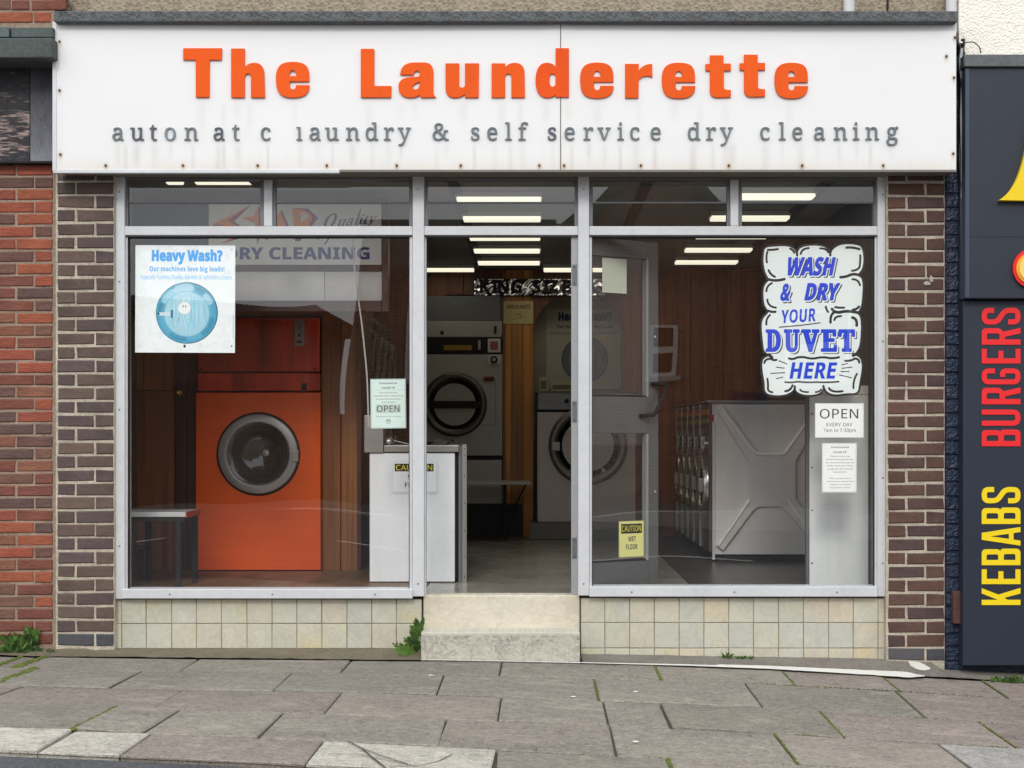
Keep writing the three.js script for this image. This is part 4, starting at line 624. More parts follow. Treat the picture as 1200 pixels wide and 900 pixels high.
{ // hanging dry cleaning sign inside the left window
  const z = -0.5, m = thing('dry_cleaning_sign', 'brown framed sign reading STAR Quality DRY CLEANING hung behind the window', 'sign');
  const fr = (a, c, t, u, mt = DARKWOOD, nm = 'frame', z1 = z) => part(m, nm, box(X(a, z), X(c, z), Y(u, z), Y(t, z), z - 0.08, z1, 0.003), mt);
  fr(447.3, 455, 232, 365); fr(150, 447, 310.5, 317.5); fr(150, 447, 352.6, 365); fr(150, 447, 232, 239.4); fr(150, 244.6, 239.6, 310.2, mat(lin(60, 66, 78), { map: T.grime, roughness: 0.5 }), 'side_panel', z - 0.02); fr(150, 240, 317.8, 352.4, mat(lin(70, 66, 70), { roughness: 0.5 }), 'side_panel', z - 0.02);
  part(m, 'back_board', box(X(150, z), X(447, z), Y(365, z), Y(232, z), z - 0.12, z - 0.081), DARKWOOD);
  fr(240.2, 380, 317.7, 352.4, mat(lin(214, 214, 212), { map: T.grime, roughness: 0.5 }), 'white_panel', z - 0.01); fr(380.4, 450, 317.7, 352.4, mat(lin(208, 206, 202), { map: T.grime, roughness: 0.5 }), 'white_panel', z - 0.012);
  const tx = ctex(1010, 354, (x, w, h) => { // five pixels to one of the photograph
    x.fillStyle = '#e2e2dc'; x.fillRect(0, 0, w, h); const s = 0.9166; x.scale(s, s); x.translate(-52, -52);
    const P = (c, ...p) => { x.fillStyle = c; x.beginPath(); for (let i = 0; i < p.length; i += 2) i ? x.lineTo(p[i], p[i + 1]) : x.moveTo(p[i], p[i + 1]); x.closePath(); x.fill(); };
    const O = '#f08c1c', V = '#8c2a74';
    P(V, 75, 188, 320, 58, 215, 160, 330, 250, 130, 302, 260, 252, 175, 190); P(O, 70, 182, 318, 58, 175, 152, 290, 248, 125, 300, 240, 245, 140, 182);
    P(V, 270, 140, 345, 130, 375, 55, 392, 140, 398, 190, 362, 310, 350, 170); P(O, 265, 135, 340, 128, 370, 60, 372, 150, 365, 300, 345, 165);
    P(V, 415, 285, 520, 85, 600, 280, 530, 210, 505, 215); P(O, 410, 280, 508, 92, 545, 185, 500, 200); P(O, 500, 200, 545, 190, 595, 275);
    P(V, 585, 75, 690, 80, 752, 140, 700, 200, 760, 285, 650, 205, 640, 285, 605, 290); x.fillStyle = O; x.beginPath(); x.moveTo(585, 78); x.bezierCurveTo(700, 85, 740, 130, 690, 175); x.lineTo(735, 275); x.lineTo(630, 190); x.lineTo(600, 285); x.closePath(); x.fill(); P('#e2e2dc', 640, 105, 680, 110, 690, 140, 640, 165);
    x.strokeStyle = x.fillStyle = '#2c343c'; x.lineWidth = 12; x.lineCap = 'round'; x.save(); x.transform(1, -0.1, -0.22, 1, 0, 0);
    x.font = 'italic bold 112px serif'; x.save(); x.translate(830, 290); x.scale(0.98, 1.12); x.fillText('Q', 0, 0); x.restore(); x.font = 'italic bold 84px serif'; x.fillText('uality', 926, 288); x.lineWidth = 9; x.beginPath(); x.moveTo(1062, 300); x.lineTo(1062, 190); x.moveTo(910, 290); x.quadraticCurveTo(900, 370, 880, 390); x.stroke(); x.restore();
    x.fillStyle = '#17167a'; fit(x, 'DRY CLEANING', 150, 1088, 328, 402, 'bold', 'sans-serif', 0.714, 0, 0); x.strokeStyle = '#17167a'; fit(x, 'DRY CLEANING', 150, 1088, 328, 402, 'bold', 'sans-serif', 0.714, 0, 3.5);
  });
  sheet('sign_face', 'white sign face with orange and purple STAR lettering', undefined, [244.7, 239.6, 446.9, 310.3], z - 0.004, tx, { parent: m, t: 0.006, rough: 0.5 });
  m.children[m.children.length - 1].userData = { label: 'white sign face with orange and purple STAR lettering' };
  solo('sign_cable', 'pale cable hanging down past the dry cleaning sign to the counter', 'cable', tube([[X(413, -0.42), Y(276, -0.42), -0.42], [X(416, -0.42), Y(320, -0.42), -0.42], [X(424, -0.42), Y(380, -0.42), -0.42], [X(430, -0.42), Y(440, -0.42), -0.42], [X(432, -0.42), Y(500, -0.42), -0.42]], 0.005, 40, 6), mat(lin(190, 186, 176)));
}
{ // white painted counter with a steel top, left of the doorway
  const z = -0.66, m = thing('white_counter', 'white painted machine back with steel top edge beside the doorway', 'counter');
  const WH = mat(lin(238, 241, 243), { map: T.grime, roughness: 0.5 });
  part(m, 'front_panel', box(X(433, z), X(533, z), Y(682, z), Y(531, z), z - 0.03, z, 0.006), WH);
  part(m, 'body', box(X(434, z), X(536, z), FLOOR + 0.02, Y(529, z), z - 0.75, z - 0.031), BLACK);
  part(m, 'steel_top', box(X(450, z), X(538, z), Y(530, z), Y(521.5, z), z - 0.75, z + 0.012, 0.006), STEEL);
  part(m, 'corner_post', box(X(541.5, z), X(547, z), FLOOR, Y(521, z), z - 0.02, z + 0.004, 0.001), STEEL); part(m, 'corner_post', box(X(537, z), X(541, z), FLOOR, Y(523, z), z - 0.06, z - 0.022, 0.001), ALU_DARK);
  for (const y of [526, 533, 558, 590, 622, 652, 676]) part(m, 'screw', cyl(0.0035, 0.003, X(544.3, z), Y(y, z), z + 0.005, 'z', 8), BLACK);
  part(m, 'bracket', box(X(427, z), X(449.5, z), Y(530.5, z), Y(486.5, z), z - 0.12, z + 0.014, 0.004), STEEL);
  part(m, 'tap_roller', ring([[0.0001, 0.03], [0.012, 0.03], [0.016, 0.02], [0.026, 0.012], [0.028, -0.03], [0, -0.03]], 24), CHROME, { pos: [X(455.5, z), Y(517.5, z), z - 0.02] });
  part(m, 'rod', tube([[X(455, z), Y(515, z), z - 0.05], [X(480, z), Y(521, z), z - 0.06]], 0.004, 6, 6), STEEL);
  part(m, 'worn_edge', box(X(434, z), X(533, z), FLOOR, Y(682.3, z), z - 0.03, z - 0.004), mat(lin(60, 48, 40), { map: T.rough }));
  part(m, 'cloth', (() => { const g = new THREE.PlaneGeometry(0.26, 0.16, 14, 10); g.rotateX(-Math.PI / 2); const p = g.attributes.position; for (let i = 0; i < p.count; i++) p.setY(i, 0.015 * (1 + Math.sin(p.getX(i) * 30) * Math.cos(p.getZ(i) * 40)) + 0.01 * Math.sin(p.getX(i) * 70)); g.computeVertexNormals(); return at(g, X(505, z), Y(521, z), z - 0.2); })(), mat(lin(70, 64, 60), { roughness: 1 }));
}
{ // white cabinet in the right window, grey machine with embossed side
  const z = -0.42, m = thing('white_cabinet', 'plain white cabinet side behind the OPEN sign', 'cabinet');
  const WH = mat(lin(240, 244, 243), { map: T.grime, roughness: 0.5 });
  part(m, 'side_panel', box(X(948.5, z), 1.9, FLOOR, Y(463, z), z - 0.03, z, 0.004), WH);
  part(m, 'top_edge', box(X(948, z), 1.9, Y(462.6, z), Y(452, z), z - 0.05, z + 0.002, 0.004), mat(lin(222, 220, 204), { roughness: 0.5 }));
  part(m, 'edge_strip', box(X(944.5, z), X(948.2, z), FLOOR, Y(463, z), z - 0.035, z + 0.002, 0.001), ALU_DARK);  // dark strip standing in for the shadow along the panel edge
  part(m, 'body', box(X(951, z) + 0.03, 1.9, FLOOR, Y(464, z), z - 0.07, z - 0.031), mat(lin(120, 122, 122)));
  for (const y of [485, 548, 598, 660]) part(m, 'screw', cyl(0.005, 0.003, X(951.5, z), Y(y, z), z + 0.001, 'z', 8), BLACK);
}
{
  const z = -2.1, m = thing('grey_machine', 'grey metal washing machine side with embossed cross behind the right window', 'washing machine');
  const GR = mat(lin(232, 229, 226), { map: T.grime, roughness: 0.38, metalness: 0.1 });
  const xa = X(838, z), xb = 1.895;
  part(m, 'side_panel', box(xa, xb, Y(650, z), Y(473.5, z), z - 0.7, z, 0.006), GR);
  part(m, 'top', box(X(834.5, z), xb, Y(473, z), Y(469.5, z), z - 0.72, z + 0.01, 0.004), mat(lin(132, 128, 126), { roughness: 0.4 }));
  part(m, 'plinth', box(X(841, z), xb, FLOOR, Y(651, z), z - 0.6, z - 0.02), BLACK);
  part(m, 'corner_post', box(X(834.8, z), X(838, z), Y(656, z), Y(474, z), z - 0.02, z + 0.006, 0.002), ALU);
  part(m, 'red_tag', box(X(833.2, z), X(836.5, z), Y(494, z), Y(486, z), z - 0.01, z + 0.008), mat(lin(200, 24, 30))); part(m, 'white_tag', box(X(836.6, z), X(840, z), Y(495, z), Y(487, z), z, z + 0.009), mat(lin(230, 230, 226)));
  // pressed cross: a shallow raised band
  const cp = ([a, b]) => [X(700 + a / 3.4615, z), Y(440 + b / 3.4615, z)];
  const pts = [[490, 145], [512, 132], [642, 312], [656, 318], [748, 318], [762, 312], [900, 132], [922, 145], [800, 345], [800, 500], [922, 690], [905, 705], [760, 540], [742, 530], [650, 530], [632, 540], [508, 706], [488, 690], [612, 500], [612, 345]].map(cp);
  const s = new THREE.Shape(); pts.forEach(([a, b], i) => i ? s.lineTo(a, b) : s.moveTo(a, b)); s.closePath();
  const g = new THREE.ExtrudeGeometry(s, { depth: 0.003, bevelEnabled: true, bevelSize: 0.010, bevelThickness: 0.028, bevelSegments: 5 }); g.translate(0, 0, z - 0.001);
  part(m, 'embossed_cross', boxUV(g), GR);
  const RID = mat(lin(240, 238, 234), { roughness: 0.3 }), rid = (l) => part(m, 'highlight_ridge', tube(l.map((p) => [...cp(p), z + 0.029]), 0.011, 60, 10), RID);  // ridges coloured paler than the panel to paint in their bright highlights
  rid([[506, 145], [530, 172], [585, 245], [634, 308], [650, 318], [700, 320], [748, 318], [764, 308], [810, 244], [862, 172], [915, 140]]); rid([[489, 688], [550, 600], [616, 505]]); rid([[768, 500], [830, 588], [900, 690]]);
}

// ---------------------------------------------------------------- rows of washing machines along both sides of the shop
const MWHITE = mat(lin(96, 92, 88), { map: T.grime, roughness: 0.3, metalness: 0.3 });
const STRIP = ctex(256, 64, (x, w, h) => { x.fillStyle = '#1a1614'; x.fillRect(0, 0, w, h); for (let i = 0; i < 5; i++) { x.fillStyle = i % 2 ? '#f0c840' : '#e83a24'; x.fillRect(14 + i * 46, 6, 34, 18); x.fillStyle = '#f4e27a'; x.beginPath(); x.arc(30 + i * 46, 44, 9, 0, 7); x.fill(); } });
function porthole(m, x, y, z, r, o = {}) {
  const P = { pos: [x, y, z] };
  const d = part(m, 'porthole_ring', ring([[r * 1.22, 0], [r * 1.2, 0.03], [r * 1.1, 0.04], [r * 0.98, 0.034], [r * 0.94, 0.01]], 48), o.ring ?? CHROME, P);
  part(m, 'porthole_glass', ring([[r * 0.97, 0.02], [r * 0.8, 0.0], [r * 0.55, -0.03], [0.0001, -0.04]], 40), o.glass ?? DARKGLASS, P);
  return d;
}
function washer(name, label, tall, group) {                        // faces forward, base at the origin
  const m = thing(name, label, 'washing machine', { group, placed: true });
  part(m, 'body', boxUV(new RoundedBoxGeometry(0.425, 1.03, 0.66, 2, 0.012).translate(0, 0.575, -0.33)), MWHITE);
  part(m, 'plinth', box(-0.2, 0.2, 0, 0.06, -0.6, -0.03), BLACK);
  const g = new THREE.BoxGeometry(0.39, 0.14, 0.012); g.translate(0, 0.99, 0.005); part(m, 'control_strip', g, mat(0xffffff, { map: STRIP, roughness: 0.3 }));
  const h = porthole(m, 0, 0.52, 0.002, 0.165, tall ? { ring: ALU_DARK } : {}); part(h, 'handle', box(0.15, 0.2, -0.05, 0.05, 0.03, 0.07, 0.01), STEEL);
  part(m, 'coin_box', box(-0.05, 0.05, 0.77, 0.86, 0, 0.04, 0.008), CHROME); part(m, 'coin_slot', box(-0.01, 0.01, 0.78, 0.85, 0.041, 0.046), BLACK);
  for (const x of [-0.15, 0.15]) part(m, 'button', cyl(0.018, 0.03, x, 0.81, 0.015, 'z', 14), CHROME);
  part(m, 'edge_trim', box(-0.215, -0.205, 0.07, 1.09, 0, 0.02, 0.003), STEEL); part(m, 'lid_edge', box(-0.212, 0.212, 1.091, 1.105, -0.64, 0.015, 0.004), STEEL);
  if (tall) { part(m, 'upper_body', boxUV(new RoundedBoxGeometry(0.425, 0.62, 0.62, 2, 0.012).translate(0, 1.42, -0.33)), MWHITE); porthole(m, 0, 1.42, -0.016, 0.15, { ring: mat(lin(90, 90, 92), { roughness: 0.5, metalness: 0.3 }) }); part(m, 'upper_strip', box(-0.19, 0.19, 1.64, 1.69, -0.02, -0.01), BLACK); }
  return m;
}
{
  const gR = 'washing machines in the row behind the grey machine', w = washer('washing_machine', 'washing machine in the right row, first behind the grey machine', false, gR);
  const pos = (k) => [1.19, FLOOR, -2.36 - k * 0.44];
  for (let k = 0; k < 5; k++) { const l = `dark fronted washing machine in the row behind the grey machine, ${ORD[k]} from it`; if (!k) { w.userData.label = l; w.position.set(...pos(0)); w.rotation.y = -Math.PI / 2; } else copy(w, l, pos(k), -Math.PI / 2); }
  const gL = 'stacked washers and dryers along the wall past the partition', t = washer('stacked_washer', '', true, gL);
  for (let k = 0; k < 6; k++) { const l = `stacked washer and dryer past the partition, ${ORD[k]} from the window`, p = [-1.17, FLOOR, -1.78 - k * 0.44]; if (!k) { t.userData.label = l; t.position.set(...p); t.rotation.y = Math.PI / 2; } else copy(t, l, p, Math.PI / 2); }
}

// ---------------------------------------------------------------- the panelled end wall with its two arches
{
  const z = -4.6, w = thing('end_partition', 'orange brown wood panelled end wall with two arched openings for machines', 'partition');
  const archY = Y(345, z), r = 46 * (D - z) / F, px = (D - z) / F, low = FLOOR;
  const arch = (a, c) => { const x0 = X(a, z), x1 = X(c, z), P = new THREE.Path(); P.moveTo(x0, low + 0.001); P.lineTo(x0, archY - r); P.quadraticCurveTo(x0 + r * 0.12, archY - r * 0.12, x0 + r, archY); P.lineTo(x1 - r, archY); P.quadraticCurveTo(x1 - r * 0.12, archY - r * 0.12, x1, archY - r); P.lineTo(x1, low + 0.001); P.closePath(); return P; };
  // boards between grooves, cut by the arches
  const seams = [-2.56, -1.9, -1.62, -1.28, -0.98, -0.62, -0.267, -0.205, -0.11, -0.02, 0.16, 0.45, 0.75, 1.02, 1.32, 1.6, 1.9];
  for (let i = 0; i + 1 < seams.length; i++) {
    const a = seams[i] + 0.003, c = seams[i + 1] - 0.003;
    const topAt = (x) => { let t = -1; for (const [p, q] of [[485, 590], [625, 730]]) { const x0 = X(p, z), x1 = X(q, z); if (x > x0 && x < x1) { const d = Math.min(x - x0, x1 - x); const k = Math.min(1, d / r); t = archY - r * Math.pow(1 - Math.sqrt(1 - (1 - k) ** 2) > 0 ? (1 - Math.sqrt(Math.max(0, 1 - (1 - k) ** 2))) : 0, 1); } } return t; };
    // split at arch edges so that each board has one outline
    const cuts = [a, c]; for (const p of [485, 590, 625, 730]) { const x = X(p, z); if (x > a && x < c) cuts.push(x); } cuts.sort((m, n) => m - n);
    for (let k = 0; k + 1 < cuts.length; k++) {
      const s = new THREE.Shape(), n = 14, A = cuts[k], C = cuts[k + 1]; s.moveTo(A, CEIL - 0.002); s.lineTo(C, CEIL - 0.002);
      for (let q = n; q >= 0; q--) { const x = A + (C - A) * Math.min(0.999, Math.max(0.001, q / n)), t = topAt(x); s.lineTo(q === n ? C : q === 0 ? A : x, t < 0 ? low : t); }
      s.closePath();
      const g = new THREE.ExtrudeGeometry(s, { depth: 0.018, bevelEnabled: false }); g.translate(0, 0, z - 0.018); part(w, 'panel', boxUV(g, i * 0.37, i * 0.7), x_(A, C, WOODS));
    }
  }
  function x_(A, C, W) { const m = (A + C) / 2; return m > -0.3 && m < 0 ? W[5] : m > 0.7 ? W[4] : W[1]; }
  part(w, 'arch_back', box(X(480, z), X(735, z), FLOOR, archY + 0.05, z - 0.36, z - 0.34), mat(lin(186, 178, 154), { map: T.grime, roughness: 0.7 }), { label: 'cream board at the back of the arches' });
  // dryer in the arch
  const zd = -4.44, d = thing('tumble_dryer', 'big grey tumble dryer with round door in the arch seen through the doorway', 'tumble dryer');
  const GD = mat(lin(176, 172, 164), { map: T.grime, roughness: 0.4 }), GD2 = mat(lin(98, 100, 102), { roughness: 0.5 });
  const b = (o, zf) => (nm, a, c, t, u, z0, z1, m, r = 0.003) => part(o, nm, box(X(a, zf), X(c, zf), Y(u, zf), Y(t, zf), zf + z0, zf + z1, r), m), B = b(d, zd);
  B('body', 489, 588.5, 415, 534, -0.28, 0, GD, 0.006); B('top_panel', 489, 588, 376, 395, -0.28, 0, GD, 0.004); B('upper_box', 489, 586, 346, 375, -0.28, -0.06, GD2);
  B('control_strip', 489, 570, 395.5, 414.5, -0.1, 0.004, BLACK); B('display', 520, 553, 404.5, 410.5, 0.004, 0.007, mat(lin(150, 116, 30), { roughness: 0.5 })); B('knob', 560, 563.5, 399, 410, 0.004, 0.02, STEEL); B('strip_end', 570.2, 588, 395.5, 414.5, -0.1, 0, BLACK);
  B('price_sticker', 571.5, 586.5, 397, 413, 0.0, 0.006, mat(lin(206, 200, 196))); B('sticker_print', 574.5, 583.5, 400, 410, 0.006, 0.008, mat(lin(160, 90, 84)));
  B('coin_plate', 571.5, 586.5, 416, 427.5, 0, 0.006, mat(lin(196, 194, 190))); part(d, 'coin_knob', cyl(0.03, 0.03, X(579, zd), Y(421.5, zd), zd + 0.02, 'z', 24), BLACK); part(d, 'coin_knob', cyl(0.016, 0.014, X(579, zd), Y(421.5, zd), zd + 0.04, 'z', 20), STEEL);
  B('hatch_seam', 552, 581, 444.5, 445, 0, 0.002, GD2, 0); B('hatch_seam', 580.4, 581, 445.1, 498, 0, 0.002, GD2, 0); B('hatch_seam', 560, 580.3, 498.1, 498.7, 0, 0.002, GD2, 0); B('hatch_latch', 567, 579, 441.5, 446.5, 0.0021, 0.02, mat(lin(96, 40, 34)), 0.003);
  B('lower_gap', 489, 588, 534.5, 538.5, -0.2, -0.01, BLACK); B('lower_panel', 489, 588, 539, 596, -0.28, 0, GD); B('plinth', 489, 588, 596.5, 628, -0.28, -0.04, BLACK);
  const rd = 31 * (D - zd) / F; const dr = porthole(d, X(533, zd), Y(474, zd), zd, rd, { ring: mat(lin(96, 92, 86), { metalness: 0.7, roughness: 0.35 }), glass: mat(lin(26, 20, 20), { roughness: 0.06 }) }); part(d, 'door_bar', box(X(503, zd), X(566, zd), Y(478.5, zd), Y(470, zd), zd + 0.022, zd + 0.034, 0.004), BLACK);
  B('logo_dot', 516, 520, 388, 392, 0, 0.004, BLACK, 0.001); B('switch', 579, 582, 382, 391, 0, 0.01, BLACK, 0.001);
  // washer in the other arch
  const zw = -4.22, q = thing('washing_machine', 'large white washing machine with grey control panel in the arch behind the door', 'washing machine'), Q = b(q, zw);
  const WW = mat(lin(196, 188, 184), { map: T.grime, roughness: 0.3 });
  Q('body', 629.5, 745, 483, 612, -0.5, 0, WW, 0.008); Q('side_edge', 627, 629.3, 460, 612, -0.4, -0.005, BLACK); Q('control_panel', 631, 744, 461, 480, -0.2, 0.004, mat(lin(150, 152, 156), { map: T.brushed, roughness: 0.4 }), 0.004); Q('panel_gap', 629.5, 745, 480.3, 482.7, -0.2, -0.01, BLACK);
  Q('plinth', 621, 746, 612.5, 632, -0.5, 0.03, mat(lin(128, 124, 118), { map: T.grime })); part(q, 'dial', cyl(0.018, 0.02, X(664, zw), Y(470, zw), zw + 0.012, 'z', 20), BLACK);
  const rw = 38 * (D - zw) / F; porthole(q, X(689, zw), Y(522, zw), zw, rw, { ring: mat(lin(120, 116, 112), { metalness: 0.6, roughness: 0.35 }) }); Q('door_handle', 647, 656, 518, 528, 0.03, 0.06, mat(lin(190, 190, 188)), 0.006);
  Q('top', 629, 745, 458, 460.6, -0.5, 0, mat(lin(120, 112, 100)));
  // things round the arches
  const poster = (wd, ht, dark, light, faded) => ctex(wd, ht, (x, w, h) => {
    x.fillStyle = light; x.fillRect(0, 0, w, h); for (let i = 0; i < 260; i++) { x.fillStyle = `rgba(${150 + rnd() * 90 | 0},${170 + rnd() * 70 | 0},${170 + rnd() * 60 | 0},0.06)`; x.beginPath(); x.ellipse(rnd() * w, rnd() * h, 10 + rnd() * 60, 6 + rnd() * 26, rnd() * 3, 0, 7); x.fill(); }
    const s = w / 868; x.scale(s, s); x.translate(-50, -40); x.scale(1.155, 1.155); x.fillStyle = dark; x.strokeStyle = dark;
    fit(x, 'Heavy Wash?', 162, 698, 75, 152, 'bold', 'sans-serif', 0.714, 0, 0); fit(x, 'Heavy Wash?', 162, 698, 75, 152, 'bold', 'sans-serif', 0.714, 0, 9); fit(x, 'Our machines love big loads!', 147, 716, 196, 232, 'bold'); x.globalAlpha = 0.75; fit(x, 'Especially Curtains, Duvets, Blankets & Upholstery Covers.', 80, 776, 262, 292, ''); x.globalAlpha = 1;
    const C = (cx, cy, r, st) => { x.fillStyle = st; x.beginPath(); x.arc(cx, cy, r, 0, 7); x.fill(); };
    const a = faded ? ['#474d63', '#6a7084', '#8b90a0', '#a8a99f'] : ['#14283c', '#4aa8ca', '#a5d8e8', '#cfe9f1'];
    C(432, 548, 233, a[0]); C(430, 548, 229, a[1]);
    x.save(); x.beginPath(); x.arc(430, 548, 228, 0, 7); x.clip(); x.lineCap = 'round';
    for (const [b0, b1, wd_, c] of [[3.6, 4.2, 46, '#bfe6f2'], [4.3, 4.9, 60, '#e8f7fb'], [5.1, 5.4, 40, '#2b7fa6'], [5.5, 5.9, 44, '#d5eff6'], [0.2, 0.9, 46, '#1f7ea6'], [1.0, 1.5, 40, '#58b2d0'], [1.6, 2.2, 44, '#2a86ac'], [2.4, 3.0, 50, '#4aa9ca'], [3.1, 3.5, 40, '#1e6f94']]) { x.strokeStyle = faded ? a[2] : c; for (let q = 0; q < 5; q++) { x.globalAlpha = 0.26; x.lineWidth = wd_ * (0.5 + q * 0.22); x.beginPath(); x.arc(430, 548, 202 - q * 4, b0 + q * 0.03, b1 - q * 0.03); x.stroke(); } x.globalAlpha = 1; }
    if (!faded) { const gr = x.createRadialGradient(400, 500, 40, 430, 548, 228); gr.addColorStop(0, 'rgba(235,248,252,0.9)'); gr.addColorStop(0.7, 'rgba(180,222,236,0.35)'); gr.addColorStop(1, 'rgba(60,150,185,0.25)'); C(430, 548, 228, gr); }
    x.globalAlpha = 0.6; C(432, 556, 170, a[3]); x.globalAlpha = 1; for (let i = 0; i < 46; i++) { x.strokeStyle = faded ? 'rgba(90,94,100,0.2)' : `rgba(${70 + rnd() * 90 | 0},${170 + rnd() * 50 | 0},${205 + rnd() * 30 | 0},0.28)`; x.lineWidth = 2 + rnd() * 9; const u = 300 + rnd() * 280; x.beginPath(); x.moveTo(u, 410 + rnd() * 70); x.quadraticCurveTo(u + rnd() * 40 - 20, 560, u + rnd() * 80 - 40, 600 + rnd() * 90); x.stroke(); }
    x.restore(); x.globalAlpha = 0.6; x.strokeStyle = a[1]; x.lineWidth = 3; x.beginPath(); x.arc(432, 556, 170, 0, 7); x.stroke(); x.globalAlpha = 1;
    if (!faded) { C(416, 516, 47, '#b9cfd6'); C(414, 511, 46, '#f8fafa'); x.fillStyle = '#222'; x.fillRect(401, 488, 5, 17); x.fillRect(421, 488, 5, 17); x.fillStyle = '#2a7fa8'; x.fillRect(310, 525, 18, 60); x.fillStyle = '#dbe9ee'; x.fillRect(225, 542, 84, 26); x.fillStyle = '#1b2733'; x.beginPath(); x.arc(217, 553, 8, 0, 7); x.fill(); x.fillRect(408, 788, 16, 22); x.fillRect(780, 560, 2, 180); x.beginPath(); x.arc(770, 797, 6, 0, 7); x.fill(); x.fillRect(760, 66, 16, 4); }
  });
  const P1 = poster(868, 940, '#06a2f2', '#f6fcfc', false), P2 = poster(434, 470, '#3b4370', '#c9c3aa', true);
  sheet('poster', 'crinkled white Heavy Wash poster with blue washing drum inside the window', 'poster', [158.3, 287.5, 275.3, 413.3], -0.032, P1, { tilt: -0.004, bump: T.grime, bs: 0.02, rough: 0.6 });
  sheet('poster', 'faded Heavy Wash poster above the large white washing machine', 'poster', [640, 362, 728, 456], z - 0.33, P2, { t: 0.004 });
  for (const [a, c, t, u, l] of [[632, 642, 442, 459, 'small cream box on top of the washing machine, the taller one'], [646, 671, 447, 459, 'wider cream packet on top of the washing machine']]) { const bx = thing('soap_box', l, 'box'); part(bx, 'carton', box(X(a, -4.6), X(c, -4.6), Y(459, -4.6), Y(t, -4.6), -4.65, -4.58, 0.004), mat(lin(196, 186, 154), { map: T.grime })); part(bx, 'label', box(X(a + 1.5, -4.58), X(c - 1.5, -4.58), Y(u - 3, -4.58), Y(t + 4, -4.58), -4.58, -4.578), mat(lin(120, 112, 96))); }
  const card = ctex(280, 210, (x, w, h) => { x.fillStyle = '#cfc08a'; x.fillRect(0, 0, w, h); x.fillStyle = '#3a3320'; fit(x, 'HAND BLANKETS', 28, 252, 34, 70); x.strokeStyle = '#3a3320'; x.lineWidth = 4; x.beginPath(); x.moveTo(80, 172); x.quadraticCurveTo(140, 150, 205, 140); x.stroke(); fit(x, 'only', 108, 168, 108, 132, 'italic'); });
  sheet('notice_card', 'yellowed card notice on the wood panel between the two arches', 'notice', [590, 353, 625, 379.5], z + 0.008, card, { t: 0.004 });
  const kg = thing('king_size_sign', 'shiny foil sign reading KING SIZE in black letters above the arches', 'sign'), zk = -4.54;
  const kb = new THREE.PlaneGeometry(X(712, zk) - X(556, zk), Y(327, zk) - Y(346, zk), 60, 8), kp = kb.attributes.position; for (let i = 0; i < kp.count; i++) kp.setZ(i, rr(-0.006, 0.006)); kb.computeVertexNormals(); kb.translate((X(712, zk) + X(556, zk)) / 2, (Y(327, zk) + Y(346, zk)) / 2, zk);
  part(kg, 'foil', kb, mat(lin(170, 170, 172), { metalness: 1, roughness: 0.08 })); part(kg, 'backing', box(X(556, zk), X(712, zk), Y(346.4, zk), Y(326.6, zk), zk - 0.04, zk - 0.016), BLACK);
  [['K', 561], ['I', 576], ['N', 582], ['G', 598], ['S', 623], ['I', 636], ['Z', 643], ['E', 658]].forEach(([ch, p]) => { const g = new TextGeometry(ch, { font: fontBold, size: 0.105, depth: 0.012, curveSegments: 4, bevelEnabled: true, bevelSize: 0.003, bevelThickness: 0.001, bevelSegments: 1 }); g.translate(X(p, zk), Y(343, zk), zk + 0.014); part(kg, 'letter', boxUV(g), BLACK); });
  // fold down bench under the dryer
  const bz = -3.95, bn = thing('wall_bench', 'narrow bench with pale edge in front of the tumble dryer', 'bench');
  part(bn, 'seat', box(X(500, bz), X(622, bz), Y(568, bz), Y(564.5, bz), bz - 0.3, bz, 0.003), mat(lin(170, 166, 156), { roughness: 0.4 })); for (const x of [505, 590]) part(bn, 'leg', box(X(x, bz), X(x + 3, bz), FLOOR, Y(568.3, bz), bz - 0.2, bz - 0.16), BLACK); part(bn, 'brace', tube([[X(600, bz), Y(600, bz), bz - 0.2], [X(616, bz), Y(568.6, bz), bz - 0.1]], 0.008, 4, 6), BLACK);
  part(bn, 'dark_under_seat', box(X(505, bz), X(612, bz), FLOOR + 0.02, FLOOR + 0.3, bz - 0.29, bz - 0.24), BLACK);  // upright black sheet standing in for the dark shade under the seat
}

